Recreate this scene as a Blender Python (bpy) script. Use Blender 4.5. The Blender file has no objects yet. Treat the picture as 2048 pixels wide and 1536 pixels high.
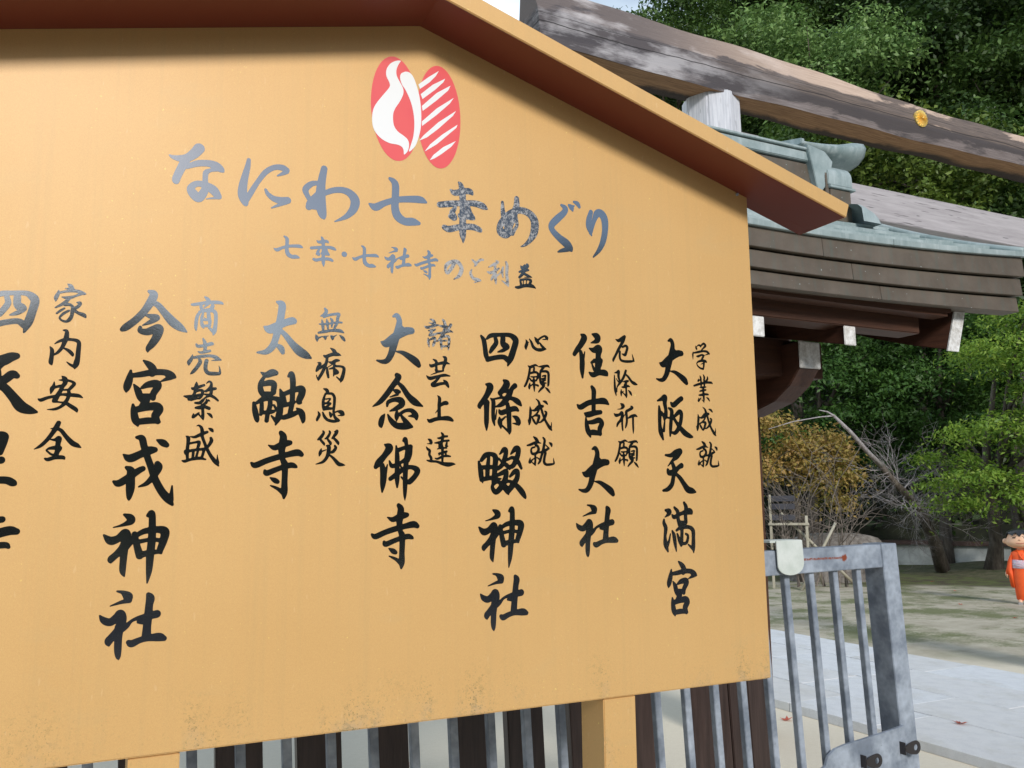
import bpy, bmesh, math, random
import numpy as np
from mathutils import Vector, Matrix
from mathutils.geometry import tessellate_polygon
random.seed(7); rng = np.random.default_rng(7)
scene = bpy.context.scene
COL = scene.collection
R = math.radians

# ---------------------------------------------------------------- camera
cd = bpy.data.cameras.new("camera"); cam = bpy.data.objects.new("camera", cd); COL.objects.link(cam)
m = Matrix(((0.9010, -0.0514, -0.4308, 0), (-0.4338, -0.1297, -0.8916, 0), (-0.0101, 0.9902, -0.1392, 1.5), (0, 0, 0, 1)))
rot = m.to_3x3(); q = rot.to_quaternion().normalized()
cam.rotation_mode = 'QUATERNION'; cam.rotation_quaternion = q; cam.location = (0, 0, 1.5)
cd.sensor_width = 36.0; cd.lens = 36.0 * 1710.0 / 2048.0; cd.clip_start = 0.05; cd.clip_end = 500
scene.camera = cam

# ---------------------------------------------------------------- sky, sun, exposure
SUN_EL, SUN_AZ = R(28), (-0.12, -1.0)       # azimuth given as the direction towards the sun
w = bpy.data.worlds.new("World"); scene.world = w; w.use_nodes = True
nt = w.node_tree; nt.nodes.clear()
out = nt.nodes.new('ShaderNodeOutputWorld'); bg = nt.nodes.new('ShaderNodeBackground')
sky = nt.nodes.new('ShaderNodeTexSky'); sky.sky_type = 'NISHITA'; sky.sun_disc = False
sky.sun_elevation = SUN_EL; sky.sun_rotation = math.atan2(SUN_AZ[0], SUN_AZ[1]); sky.dust_density = 0.4; sky.air_density = 1.0
tc = nt.nodes.new('ShaderNodeTexCoord'); mp = nt.nodes.new('ShaderNodeMapping'); mp.inputs['Scale'].default_value = (1, 1, 2.2)
nz = nt.nodes.new('ShaderNodeTexNoise'); nz.inputs['Scale'].default_value = 2.2; nz.inputs['Detail'].default_value = 6
rp = nt.nodes.new('ShaderNodeValToRGB'); rp.color_ramp.elements[0].position = .42; rp.color_ramp.elements[1].position = .66; rp.color_ramp.elements[1].color = (.72, .72, .72, 1)
mx = nt.nodes.new('ShaderNodeMixRGB'); mx.inputs[2].default_value = (10.5, 12.0, 13.0, 1)
L = nt.links.new
L(tc.outputs['Generated'], mp.inputs[0]); L(mp.outputs[0], nz.inputs[0])
sx = nt.nodes.new('ShaderNodeSeparateXYZ'); L(tc.outputs['Generated'], sx.inputs[0])
ma = nt.nodes.new('ShaderNodeMath'); ma.operation = 'MULTIPLY_ADD'; ma.inputs[1].default_value = .22; L(sx.outputs[1], ma.inputs[0]); L(nz.outputs[0], ma.inputs[2]); L(ma.outputs[0], rp.inputs[0])
L(rp.outputs[0], mx.inputs[0]); L(sky.outputs[0], mx.inputs[1]); L(mx.outputs[0], bg.inputs[0]); L(bg.outputs[0], out.inputs[0])
bg.inputs[1].default_value = 0.07
sd = bpy.data.lights.new("sun", 'SUN'); sun = bpy.data.objects.new("sun", sd); COL.objects.link(sun)
sd.energy = 1.5; sd.angle = R(12); sd.color = (1.0, 0.965, 0.92)
v = Vector((SUN_AZ[0], SUN_AZ[1], 0)).normalized() * math.cos(SUN_EL) + Vector((0, 0, math.sin(SUN_EL)))
sun.rotation_mode = 'QUATERNION'; sun.rotation_quaternion = v.to_track_quat('Z', 'Y')
vs = scene.view_settings; vs.view_transform = 'Standard'; vs.look = 'None'; vs.gamma = 1; vs.use_curve_mapping = False
vs.exposure = 0.95
scene.cycles.max_bounces = 8; scene.cycles.transparent_max_bounces = 8
scene.cycles.use_denoising = True

# ---------------------------------------------------------------- materials
def new_mat(name):
    mt = bpy.data.materials.new(name); mt.use_nodes = True; n = mt.node_tree.nodes
    b = n['Principled BSDF']; return mt, mt.node_tree, b
def plain(name, col, rough=.6, metal=0, spec=.5):
    mt, t, b = new_mat(name); b.inputs['Base Color'].default_value = (*col, 1); b.inputs['Roughness'].default_value = rough
    b.inputs['Metallic'].default_value = metal; b.inputs['Specular IOR Level'].default_value = spec; return mt
class NB:
    def __init__(s, t): s.t = t; s.n = t.nodes; s.l = t.links.new
    def coord(s, kind='Object', scale=(1, 1, 1), loc=(0, 0, 0)):
        c = s.n.new('ShaderNodeTexCoord'); mpp = s.n.new('ShaderNodeMapping'); mpp.inputs['Scale'].default_value = scale; mpp.inputs['Location'].default_value = loc
        s.l(c.outputs[kind], mpp.inputs[0]); return mpp.outputs[0]
    def noise(s, vec, scale, detail=4, rough=.55, dist=0):
        x = s.n.new('ShaderNodeTexNoise'); x.inputs['Scale'].default_value = scale; x.inputs['Detail'].default_value = detail
        x.inputs['Roughness'].default_value = rough; x.inputs['Distortion'].default_value = dist; s.l(vec, x.inputs[0]); return x.outputs[0]
    def ramp(s, f, stops):
        x = s.n.new('ShaderNodeValToRGB'); e = x.color_ramp.elements
        while len(e) < len(stops): e.new(.5)
        for k, (p, c) in enumerate(stops):
            e[k].position = p; e[k].color = (*c, 1) if isinstance(c, tuple) else (c, c, c, 1)
        s.l(f, x.inputs[0]); return x.outputs[0]
    def mix(s, f, a, b, mode='MIX'):
        x = s.n.new('ShaderNodeMixRGB'); x.blend_type = mode
        for i, vv in ((0, f), (1, a), (2, b)):
            if isinstance(vv, (int, float)): x.inputs[i].default_value = vv if i == 0 else (vv, vv, vv, 1)
            elif isinstance(vv, tuple): x.inputs[i].default_value = (*vv, 1)
            else: s.l(vv, x.inputs[i])
        return x.outputs[0]
    def math(s, op, a, b=0.0):
        x = s.n.new('ShaderNodeMath'); x.operation = op
        for i, vv in ((0, a), (1, b)):
            if isinstance(vv, (int, float)): x.inputs[i].default_value = vv
            else: s.l(vv, x.inputs[i])
        return x.outputs[0]
    def sep(s, vec):
        x = s.n.new('ShaderNodeSeparateXYZ'); s.l(vec, x.inputs[0]); return x.outputs
    def bump(s, b, h, strength=.3, dist=.01):
        x = s.n.new('ShaderNodeBump'); x.inputs['Strength'].default_value = strength; x.inputs['Distance'].default_value = dist
        s.l(h, x.inputs['Height']); s.l(x.outputs[0], b.inputs['Normal'])
    def smooth(s, val, lo, hi):
        x = s.n.new('ShaderNodeMapRange'); x.interpolation_type = 'SMOOTHSTEP'; s.l(val, x.inputs[0])
        x.inputs[1].default_value = lo; x.inputs[2].default_value = hi; return x.outputs[0]

def mat_signpaint():
    mt, t, b = new_mat('ochre_sign_paint'); k = NB(t); c = k.coord('Object'); z = k.sep(c)[2]
    n1 = k.noise(c, 2.2, 3); n2 = k.noise(c, 900, 2)
    base = k.mix(k.ramp(n1, [(.3, 0.0), (.7, 1.0)]), (.66, .405, .150), (.70, .44, .172))
    base = k.mix(.10, base, k.ramp(n2, [(.35, 0.1), (.65, .9)]), 'OVERLAY')
    # algae and lichen specks creeping up from the bottom edge, in clusters
    g = k.smooth(z, 1.235, 1.112)
    cl = k.ramp(k.noise(k.coord('Object', (1, 1, .35)), 5.5, 4, .65), [(.50, 0.0), (.70, 1.0)])
    sp = k.ramp(k.noise(c, 95, 4, .7), [(.54, 0.0), (.60, 1.0)])
    sp2 = k.ramp(k.noise(c, 260, 2, .6), [(.60, 0.0), (.66, 1.0)])
    mk = k.math('MULTIPLY', k.math('MULTIPLY', g, cl), sp)
    base = k.mix(k.math('MULTIPLY', mk, .55), base, (.24, .19, .07))
    film = k.math('MULTIPLY', k.math('MULTIPLY', k.smooth(z, 1.165, 1.108), cl), k.ramp(k.noise(c, 40, 5, .7), [(.42, 0.0), (.6, 1.0)]))
    base = k.mix(k.math('MULTIPLY', film, .42), base, (.30, .31, .30))
    base = k.mix(k.math('MULTIPLY', k.math('MULTIPLY', k.math('MULTIPLY', g, sp2), k.math('ADD', cl, .12)), .8), base, (.11, .12, .035))
    # a few straw-coloured flecks and faint wiped smears higher up
    fl = k.math('MULTIPLY', k.ramp(k.noise(c, 170, 2, .5), [(.715, 0.0), (.735, 1.0)]), k.ramp(k.noise(c, 5, 2), [(.50, 0.0), (.62, 1.0)]))
    base = k.mix(k.math('MULTIPLY', fl, .8), base, (.85, .70, .22))
    sm = k.ramp(k.noise(k.coord('Object', (1, 1, 2)), 6, 3, .5, .6), [(.60, 0.0), (.78, 1.0)])
    base = k.mix(k.math('MULTIPLY', sm, .25), base, (.60, .43, .20))
    rs = k.ramp(k.noise(k.coord('Object', (26, 1, .55)), 2.2, 5, .6), [(.50, 0.0), (.72, 1.0)])
    base = k.mix(k.math('MULTIPLY', rs, .16), base, (.50, .34, .15))
    sc_ = k.ramp(k.noise(k.coord('Object', (1, 1, .25)), 150, 2, .4), [(.70, 0.0), (.74, 1.0)])
    base = k.mix(k.math('MULTIPLY', sc_, .22), base, (.80, .62, .36))
    t.links.new(base, b.inputs['Base Color'])
    b.inputs['Metallic'].default_value = .38; b.inputs['Roughness'].default_value = .70; b.inputs['Specular IOR Level'].default_value = .5
    b.inputs['Coat Weight'].default_value = .45; b.inputs['Coat Roughness'].default_value = .40
    k.bump(b, k.noise(c, 700, 2), .06, .002); return mt
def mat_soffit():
    mt, t, b = new_mat('soffit_shade_brown'); b.inputs['Base Color'].default_value = (.13, .020, .010, 1)  # hood's shade and reddish bounce put into the colour; hood itself is ochre
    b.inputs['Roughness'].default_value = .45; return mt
def mat_letters(name='glossy_black_vinyl', worn=0.0):
    mt, t, b = new_mat(name); k = NB(t); c = k.coord('Object')
    n = k.noise(c, 420, 3, .6); pit = k.ramp(n, [(.73, 0.0), (.78, .8)])
    if worn:
        n2 = k.noise(c, 120, 5, .75); pit = k.ramp(k.math('ADD', n2, k.math('MULTIPLY', n, .35)), [(.80 - worn * .30, 0.0), (.92 - worn * .22, 1.0)])
    t.links.new(k.mix(pit, (.012, .012, .014), (.34, .33, .315) if worn else (.15, .14, .13)), b.inputs['Base Color'])
    t.links.new(k.ramp(pit, [(0, .09), (1, .42)]), b.inputs['Roughness'])
    b.inputs['IOR'].default_value = 3.8 if not worn else 2.2
    k.bump(b, n, .04, .001); return mt
def mat_red():
    mt, t, b = new_mat('salmon_red_print'); k = NB(t); c = k.coord('Object')
    t.links.new(k.mix(k.noise(c, 12, 2), (.78, .085, .10), (.84, .13, .11)), b.inputs['Base Color'])
    b.inputs['Roughness'].default_value = .28; return mt
def mat_wood_torii():
    mt, t, b = new_mat('weathered_cypress'); k = NB(t); c = k.coord('Object')
    x, y, z = k.sep(c)
    g = k.noise(k.coord('Object', (.8, 14, 14)), 6, 6, .7, .4); g2 = k.noise(k.coord('Object', (1.2, 40, 40)), 5, 4, .6, .2)
    base = k.mix(k.ramp(g, [(.3, 0.0), (.7, 1.0)]), (.44, .315, .235), (.62, .47, .365))
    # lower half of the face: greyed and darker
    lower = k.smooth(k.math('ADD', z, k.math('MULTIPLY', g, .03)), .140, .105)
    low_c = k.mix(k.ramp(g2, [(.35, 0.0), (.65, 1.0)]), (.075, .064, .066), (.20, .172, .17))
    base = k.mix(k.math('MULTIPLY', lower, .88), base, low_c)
    # mould: ragged dark patches strung along the crack
    pn = k.noise(k.coord('Object', (.55, 1.2, 2.4)), 1.9, 8, .62, .5)
    zz = k.smooth(k.math('ABSOLUTE', k.math('SUBTRACT', z, .125)), .14, .02)
    pm = k.ramp(k.math('ADD', pn, k.math('MULTIPLY', zz, .20)), [(.545, 0.0), (.60, 1.0)])
    streak = k.ramp(g2, [(.30, .72), (.65, 1.0)])
    base = k.mix(k.math('MULTIPLY', k.math('MULTIPLY', pm, streak), .90), base, (.036, .030, .031))
    # left end: silver grey and white bloom
    left = k.smooth(x, 2.6, .6)
    base = k.mix(k.math('MULTIPLY', left, .85), base, k.mix(k.ramp(k.math('ADD', k.noise(k.coord('Object', (.7, 1, 2.2)), 2.4, 6, .6), k.math('MULTIPLY', g2, .12)), [(.53, 0.0), (.68, 1.0)]), (.075, .066, .072), (.50, .475, .48)))
    # underside: warm unweathered timber with blackened edges
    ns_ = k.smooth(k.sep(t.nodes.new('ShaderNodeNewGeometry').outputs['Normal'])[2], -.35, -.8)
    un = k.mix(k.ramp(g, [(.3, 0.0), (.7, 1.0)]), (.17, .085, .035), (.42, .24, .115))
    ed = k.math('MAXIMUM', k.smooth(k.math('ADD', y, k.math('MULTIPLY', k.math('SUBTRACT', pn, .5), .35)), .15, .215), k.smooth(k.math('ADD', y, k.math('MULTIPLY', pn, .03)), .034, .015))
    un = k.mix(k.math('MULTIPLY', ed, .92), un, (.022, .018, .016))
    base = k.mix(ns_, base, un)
    for off, wd in ((.085, .0045), (.150, .002)):
        cr = k.math('ABSOLUTE', k.math('SUBTRACT', z, k.math('ADD', k.math('MULTIPLY', k.noise(k.coord('Object', (1, 0, 0), (off * 50, 0, 0)), 1.3, 5), .07), off)))
        base = k.mix(k.math('MULTIPLY', k.smooth(cr, wd * 1.3, wd * .3), .92), base, (.012, .01, .01))
    t.links.new(base, b.inputs['Base Color']); b.inputs['Roughness'].default_value = .8
    k.bump(b, g2, .4, .008); return mt
def mat_wood(name, a, c2, axis='z', rough=.75, s=5, crack=True):
    mt, t, b = new_mat(name); k = NB(t)
    sc = {'x': (.7, 12, 12), 'z': (12, 12, .7), 'y': (12, .7, 12)}[axis]
    g = k.noise(k.coord('Object', sc), s, 6, .7, .3)
    base = k.mix(k.ramp(g, [(.32, 0.0), (.68, 1.0)]), a, c2)
    if crack:
        cr = k.ramp(k.noise(k.coord('Object', tuple(q * 1.6 for q in sc)), s * 1.5, 2, .4), [(.30, 1.0), (.34, 0.0)])
        base = k.mix(k.math('MULTIPLY', cr, .7), base, tuple(q * .25 for q in a))
    t.links.new(base, b.inputs['Base Color']); b.inputs['Roughness'].default_value = rough; k.bump(b, g, .3, .006); return mt
def mat_copper(name, a, c2, streak, rough=.55):
    mt, t, b = new_mat(name); k = NB(t); c = k.coord('Object')
    n = k.noise(c, 5, 6, .65); s = k.noise(k.coord('Object', (9, 9, .8)), 4, 4, .6)
    base = k.mix(k.ramp(n, [(.35, 0.0), (.66, 1.0)]), a, c2)
    base = k.mix(k.math('MULTIPLY', k.ramp(s, [(.5, 0.0), (.75, 1.0)]), .5), base, streak)
    sp = k.ramp(k.noise(c, 80, 2), [(.73, 0.0), (.76, 1.0)])
    base = k.mix(sp, base, (.42, .47, .45))
    t.links.new(base, b.inputs['Base Color']); b.inputs['Roughness'].default_value = rough; b.inputs['Metallic'].default_value = .15
    k.bump(b, k.noise(c, 30, 3), .12, .004); return mt
def mat_galv():
    mt, t, b = new_mat('galvanised_steel'); k = NB(t); c = k.coord('Object')
    n = k.noise(c, 10, 5, .6); v2 = t.nodes.new('ShaderNodeTexVoronoi'); v2.inputs['Scale'].default_value = 55; t.links.new(k.noise(c, 6, 2) and c, v2.inputs[0])
    base = k.mix(k.ramp(n, [(.38, 0.0), (.62, 1.0)]), (.20, .235, .285), (.40, .45, .515))
    base = k.mix(.12, base, v2.outputs['Distance'], 'OVERLAY')
    x, y, z = k.sep(c)
    rb = k.math('ABSOLUTE', k.math('SUBTRACT', z, k.math('ADD', k.math('MULTIPLY', k.noise(c, 60, 3), .006), 1.3125)))
    rust = k.math('MULTIPLY', k.smooth(rb, .0050, .0015), k.math('MULTIPLY', k.smooth(x, 1.225, 1.215), k.smooth(x, .98, 1.0)))
    vd = t.nodes.new('ShaderNodeVectorMath'); vd.operation = 'DISTANCE'; t.links.new(c, vd.inputs[0]); vd.inputs[1].default_value = (1.218, 0.0, 1.315)
    rust = k.math('MULTIPLY', rust, k.ramp(k.noise(c, 120, 4, .7), [(.38, .25), (.55, 1.0)]))
    rust = k.math('MAXIMUM', rust, k.smooth(k.math('ADD', vd.outputs['Value'], k.math('MULTIPLY', k.noise(c, 90, 3), .014)), .021, .015))
    blot = k.math('MULTIPLY', k.ramp(k.noise(c, 9, 5, .7), [(.66, 0.0), (.70, 1.0)]), k.smooth(x, 1.43, 1.47))
    base = k.mix(k.math('MAXIMUM', rust, blot), base, (.26, .062, .025))
    dark = k.ramp(k.noise(c, 45, 4, .7), [(.66, 0.0), (.72, 1.0)])
    base = k.mix(k.math('MULTIPLY', dark, .5), base, (.13, .14, .15))
    t.links.new(base, b.inputs['Base Color']); b.inputs['Metallic'].default_value = .25; b.inputs['Roughness'].default_value = .55
    k.bump(b, n, .06, .003); return mt
def mat_ground():
    mt, t, b = new_mat('sandy_ground'); k = NB(t); c = k.coord('Object'); x, y, z = k.sep(c)
    n1 = k.noise(c, .55, 6, .62); n2 = k.noise(c, 30, 5, .7); n3 = k.noise(c, 260, 3, .7); n4 = k.noise(c, 3.2, 5, .6)
    sand = k.mix(n2, (.66, .59, .46), (.80, .73, .60)); sand = k.mix(k.ramp(n3, [(.3, .0), (.7, 1.0)]), k.mix(.35, sand, (.30, .26, .19)), sand)
    t_ = k.math('ADD', k.math('MULTIPLY', x, .75), k.math('MULTIPLY', y, .66))
    earth = k.mix(n2, (.155, .13, .085), (.285, .25, .175))
    moss = k.mix(n2, (.07, .095, .022), (.145, .165, .05))
    far = k.smooth(k.math('ADD', t_, k.math('MULTIPLY', k.math('SUBTRACT', n4, .5), 1.4)), 8.9, 9.6)
    courty = k.mix(k.ramp(n4, [(.40, 0.0), (.62, 1.0)]), k.mix(.38, earth, sand), k.mix(.55, sand, (.36, .33, .25)))
    base = k.mix(far, sand, courty)
    mm = k.math('MULTIPLY', k.ramp(k.math('ADD', k.noise(c, .9, 6, .65), k.math('MULTIPLY', k.math('SUBTRACT', n2, .5), .3)), [(.46, 0.0), (.58, 1.0)]), k.smooth(t_, 8.8, 11.0))
    base = k.mix(k.math('MULTIPLY', mm, .85), base, moss)
    deep = k.smooth(k.math('ADD', t_, k.math('MULTIPLY', k.math('SUBTRACT', n1, .5), 2.0)), 16.6, 17.6)
    base = k.mix(deep, base, k.mix(k.ramp(n4, [(.4, 0.0), (.6, 1.0)]), (.07, .055, .032), moss))
    t.links.new(base, b.inputs['Base Color']); b.inputs['Roughness'].default_value = .95
    k.bump(b, n3, .35, .01); return mt
def mat_slab():
    mt, t, b = new_mat('granite_slab'); k = NB(t); c = k.coord('Object')
    gi = t.nodes.new('ShaderNodeNewGeometry'); oi = t.nodes.new('ShaderNodeObjectInfo')
    n = k.noise(c, 220, 3, .8); n2 = k.noise(c, 4, 5, .6)
    base = k.mix(k.ramp(n, [(.35, 0.0), (.65, 1.0)]), (.54, .555, .575), (.76, .775, .79))
    base = k.mix(k.ramp(oi.outputs['Random'], [(0, 0.0), (1, .7)]), base, (.58, .56, .53))
    base = k.mix(k.math('MULTIPLY', k.ramp(k.noise(c, 12, 5, .7), [(.45, 0.0), (.7, 1.0)]), .25), base, (.33, .34, .37))
    base = k.mix(k.math('MULTIPLY', k.ramp(n2, [(.5, 0.0), (.75, 1.0)]), .4), base, (.40, .38, .31))
    t.links.new(base, b.inputs['Base Color']); b.inputs['Roughness'].default_value = .85; k.bump(b, n, .3, .004); return mt
def mat_leaf(name, a, c2, c3=None, trans=.25):
    mt, t, b = new_mat(name); k = NB(t); g = t.nodes.new('ShaderNodeNewGeometry'); r = g.outputs['Random Per Island']
    n = k.noise(k.coord('Object'), .9, 3)
    stops = [(0, a), (1, c2)] if c3 is None else [(0, a), (.6, c2), (1, c3)]
    base = k.mix(.5, k.ramp(r, stops), k.ramp(n, [(.35, a), (.65, c2)]))
    t.links.new(base, b.inputs['Base Color']); b.inputs['Roughness'].default_value = .5; b.inputs['Specular IOR Level'].default_value = .35
    tr = t.nodes.new('ShaderNodeBsdfTranslucent'); t.links.new(base, tr.inputs[0]); ms = t.nodes.new('ShaderNodeMixShader'); ms.inputs[0].default_value = trans
    o = [x for x in t.nodes if x.type == 'OUTPUT_MATERIAL'][0]
    t.links.new(b.outputs[0], ms.inputs[1]); t.links.new(tr.outputs[0], ms.inputs[2]); t.links.new(ms.outputs[0], o.inputs[0]); return mt
def mat_noise(name, a, c2, scale=8, rough=.8, bump=.3, stretch=(1, 1, 1), metal=0):
    mt, t, b = new_mat(name); k = NB(t); n = k.noise(k.coord('Object', stretch), scale, 6, .65)
    t.links.new(k.mix(k.ramp(n, [(.35, 0.0), (.65, 1.0)]), a, c2), b.inputs['Base Color']); b.inputs['Roughness'].default_value = rough
    b.inputs['Metallic'].default_value = metal; k.bump(b, n, bump, .02); return mt

M = dict(
    sign=mat_signpaint(), ink=mat_letters(), ink_worn=mat_letters('worn_black_vinyl', 1.0), ink_half=mat_letters('partly_worn_black_vinyl', .6), red=mat_red(), white=plain('white_print', (.86, .86, .84), .3),
    torii=mat_wood_torii(), greywood=mat_wood('silvery_wood', (.44, .45, .485), (.72, .72, .74), 'z'),
    nuki=mat_wood('pale_brown_plank', (.32, .295, .30), (.47, .44, .445), 'x', s=3),
    redwood=mat_wood('red_brown_timber', (.045, .017, .008), (.085, .032, .014), 'x', .6, crack=False),
    redwood_y=mat_wood('red_brown_timber_across', (.05, .019, .010), (.09, .034, .018), 'y', .6, crack=False),
    slat=mat_wood('dark_brown_slat', (.038, .024, .020), (.075, .048, .040), 'z', .38, crack=False),
    whitep=mat_noise('chipped_white_paint', (.50, .48, .44), (.86, .86, .84), 38, .6, .3),
    verdi=mat_copper('verdigris_copper', (.22, .285, .28), (.40, .465, .455), (.56, .61, .60)),
    brownc=mat_copper('brown_copper_sheet', (.10, .078, .056), (.155, .125, .095), (.085, .12, .10)),
    galv=mat_galv(), cover=mat_noise('chalky_white_paint', (.50, .55, .50), (.62, .66, .62), 22, .7, .1),
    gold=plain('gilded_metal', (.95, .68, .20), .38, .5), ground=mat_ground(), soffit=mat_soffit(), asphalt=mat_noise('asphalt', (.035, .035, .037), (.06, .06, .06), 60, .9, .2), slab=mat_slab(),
    iron=plain('dark_iron', (.05, .045, .045), .5, .5), bark=mat_noise('grey_brown_bark', (.06, .045, .035), (.15, .125, .10), 14, .9, .6, (1, 1, .3)),
    deadbark=mat_noise('bleached_bark', (.22, .19, .18), (.44, .41, .41), 16, .85, .5),
    rock=mat_noise('mossy_boulder', (.09, .078, .068), (.27, .245, .22), 7, .9, 1.0),
    plaster=mat_noise('stained_white_plaster', (.42, .43, .40), (.66, .67, .63), 3, .9, .1),
    capm=mat_noise('brown_metal_cap', (.09, .05, .04), (.14, .085, .07), 6, .4, .1),
    hill=mat_noise('forest_floor', (.012, .012, .008), (.03, .035, .015), 3, .95, .5),
    mound=mat_noise('mossy_earth', (.055, .065, .022), (.135, .12, .07), 6, .95, .6),
    bamboo=mat_noise('weathered_pole', (.30, .27, .19), (.46, .43, .34), 6, .7, .2, (1, 1, .3)),
    darkboard=mat_noise('dark_board', (.035, .035, .045), (.06, .06, .07), 6, .7, .1),
    dark_leaf=mat_leaf('dark_evergreen_leaf', (.018, .042, .011), (.050, .094, .018)),
    mid_leaf=mat_leaf('evergreen_leaf', (.036, .082, .018), (.095, .165, .032)),
    pale_leaf=mat_leaf('camphor_leaf', (.10, .20, .05), (.25, .38, .12)),
    yel_leaf=mat_leaf('yellowish_leaf', (.06, .12, .02), (.18, .24, .04)),
    maple_leaf=mat_leaf('fresh_maple_leaf', (.09, .19, .02), (.24, .38, .05), (.40, .48, .08), .4),
    dmaple_leaf=mat_leaf('dark_maple_leaf', (.028, .078, .014), (.08, .165, .028)),
    orange_leaf=mat_leaf('autumn_leaf', (.17, .19, .035), (.50, .33, .09), (.64, .37, .18), .35),
    red_leaf=mat_leaf('red_leaf', (.45, .06, .04), (.6, .16, .09)),
    kimono=mat_noise('orange_red_cloth', (.80, .085, .012), (.92, .13, .02), 5, .6, .1),
    skin=plain('painted_skin', (.78, .47, .30), .45), hair=plain('glossy_black_hair', (.02, .02, .022), .3),
    obi=None, sandal=plain('sandal', (.35, .33, .32), .7), eye=plain('dark_eye', (.03, .02, .02), .3), lip=plain('lip_red', (.45, .08, .07), .5))
def mat_obi():
    mt, t, b = new_mat('striped_sash'); k = NB(t); c = k.coord('Object', (1, 1, 1)); x, y, z = k.sep(c)
    wv = k.noise(k.coord('Object', (3, 3, 30)), 3, 3, .6)
    t.links.new(k.ramp(wv, [(.38, (.75, .75, .80)), (.5, (.62, .28, .34)), (.58, (.35, .50, .60)), (.68, (.80, .80, .82))]), b.inputs['Base Color']); return mt
M['obi'] = mat_obi()

# ---------------------------------------------------------------- object helpers
def tag(o, label=None, cat=None, group=None, kind=None):
    if label: o['label'] = label
    if cat: o['category'] = cat
    if group: o['group'] = group
    if kind: o['kind'] = kind
    return o
def root(name, loc, label, cat, group=None):
    o = bpy.data.objects.new(name, None); COL.objects.link(o); o.location = loc; o.empty_display_size = .1
    return tag(o, label, cat, group)
class MB:
    """collects geometry in world coordinates; build() makes one mesh object"""
    def __init__(s): s.v = []; s.f = []
    def add(s, vs, fs):
        o = len(s.v); s.v += [tuple(p) for p in vs]; s.f += [tuple(i + o for i in f) for f in fs]; return s
    def box(s, x0, x1, y0, y1, z0, z1):
        return s.add([(x0, y0, z0), (x1, y0, z0), (x1, y1, z0), (x0, y1, z0), (x0, y0, z1), (x1, y0, z1), (x1, y1, z1), (x0, y1, z1)],
                     [(0, 3, 2, 1), (4, 5, 6, 7), (0, 1, 5, 4), (1, 2, 6, 5), (2, 3, 7, 6), (3, 0, 4, 7)])
    def prism_y(s, pts, y0, y1):      # polygon in xz, extruded along y
        n = len(pts); vs = [(x, y0, z) for x, z in pts] + [(x, y1, z) for x, z in pts]
        return s.add(vs, [tuple(range(n)), tuple(range(2 * n - 1, n - 1, -1))] + [(i, i + n, (i + 1) % n + n, (i + 1) % n) for i in range(n)])
    def prism_x(s, pts, x0, x1, n_=1, fn=None):      # polygon in yz, extruded along x
        n = len(pts); vs = []; fs = []
        for k in range(n_ + 1):
            x = x0 + (x1 - x0) * k / n_
            for (y, z) in pts: vs.append(fn(x, y, z) if fn else (x, y, z))
        for k in range(n_):
            for i in range(n): a = k * n + i; b2 = k * n + (i + 1) % n; fs.append((a, a + n, b2 + n, b2))
        fs += [tuple(range(n)), tuple(range(n_ * n + n - 1, n_ * n - 1, -1))]
        return s.add(vs, fs)
    def tube(s, pts, rad, n=8, cap=True):
        pts = [Vector(p) for p in pts]; rings = []
        for i, p in enumerate(pts):
            d = (pts[min(i + 1, len(pts) - 1)] - pts[max(i - 1, 0)]).normalized()
            a = d.orthogonal().normalized() if i == 0 else (rings[-1][1] - d * rings[-1][1].dot(d)).normalized()
            rings.append((p, a, d.cross(a), rad[i] if isinstance(rad, (list, tuple)) else rad))
        vs = []; fs = []
        for p, a, b, r in rings:
            for k in range(n):
                t = 2 * math.pi * k / n; vs.append(p + (a * math.cos(t) + b * math.sin(t)) * r)
        for i in range(len(pts) - 1):
            for k in range(n): fs.append((i * n + k, i * n + (k + 1) % n, (i + 1) * n + (k + 1) % n, (i + 1) * n + k))
        if cap: fs += [tuple(range(n - 1, -1, -1)), tuple((len(pts) - 1) * n + k for k in range(n))]
        return s.add(vs, fs)
    def build(s, name, mat, parent=None, bevel=0, smooth=False, seg=2, origin=None):
        me = bpy.data.meshes.new(name); off = Vector((0, 0, 0))
        p = parent
        while p is not None: off += p.location; p = p.parent
        org = Vector(origin) if origin is not None else off
        me.from_pydata([tuple(Vector(q) - org) for q in s.v], [], s.f); me.update()
        bm = bmesh.new(); bm.from_mesh(me); bmesh.ops.recalc_face_normals(bm, faces=bm.faces)
        if bevel: bmesh.ops.bevel(bm, geom=list(bm.edges), offset=bevel, segments=seg, affect='EDGES', clamp_overlap=True)
        bm.to_mesh(me); bm.free()
        if smooth:
            for pl in me.polygons: pl.use_smooth = True
        me.materials.append(mat); o = bpy.data.objects.new(name, me); COL.objects.link(o)
        if parent is not None: o.parent = parent
        o.location = org - off
        return o
def copy_tree(o, parent=None):
    c = o.copy(); COL.objects.link(c)
    if parent is not None: c.parent = parent
    for ch in [x for x in bpy.data.objects if x.parent == o]: copy_tree(ch, c)
    return c
def pool(n):  return range(n)
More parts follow.
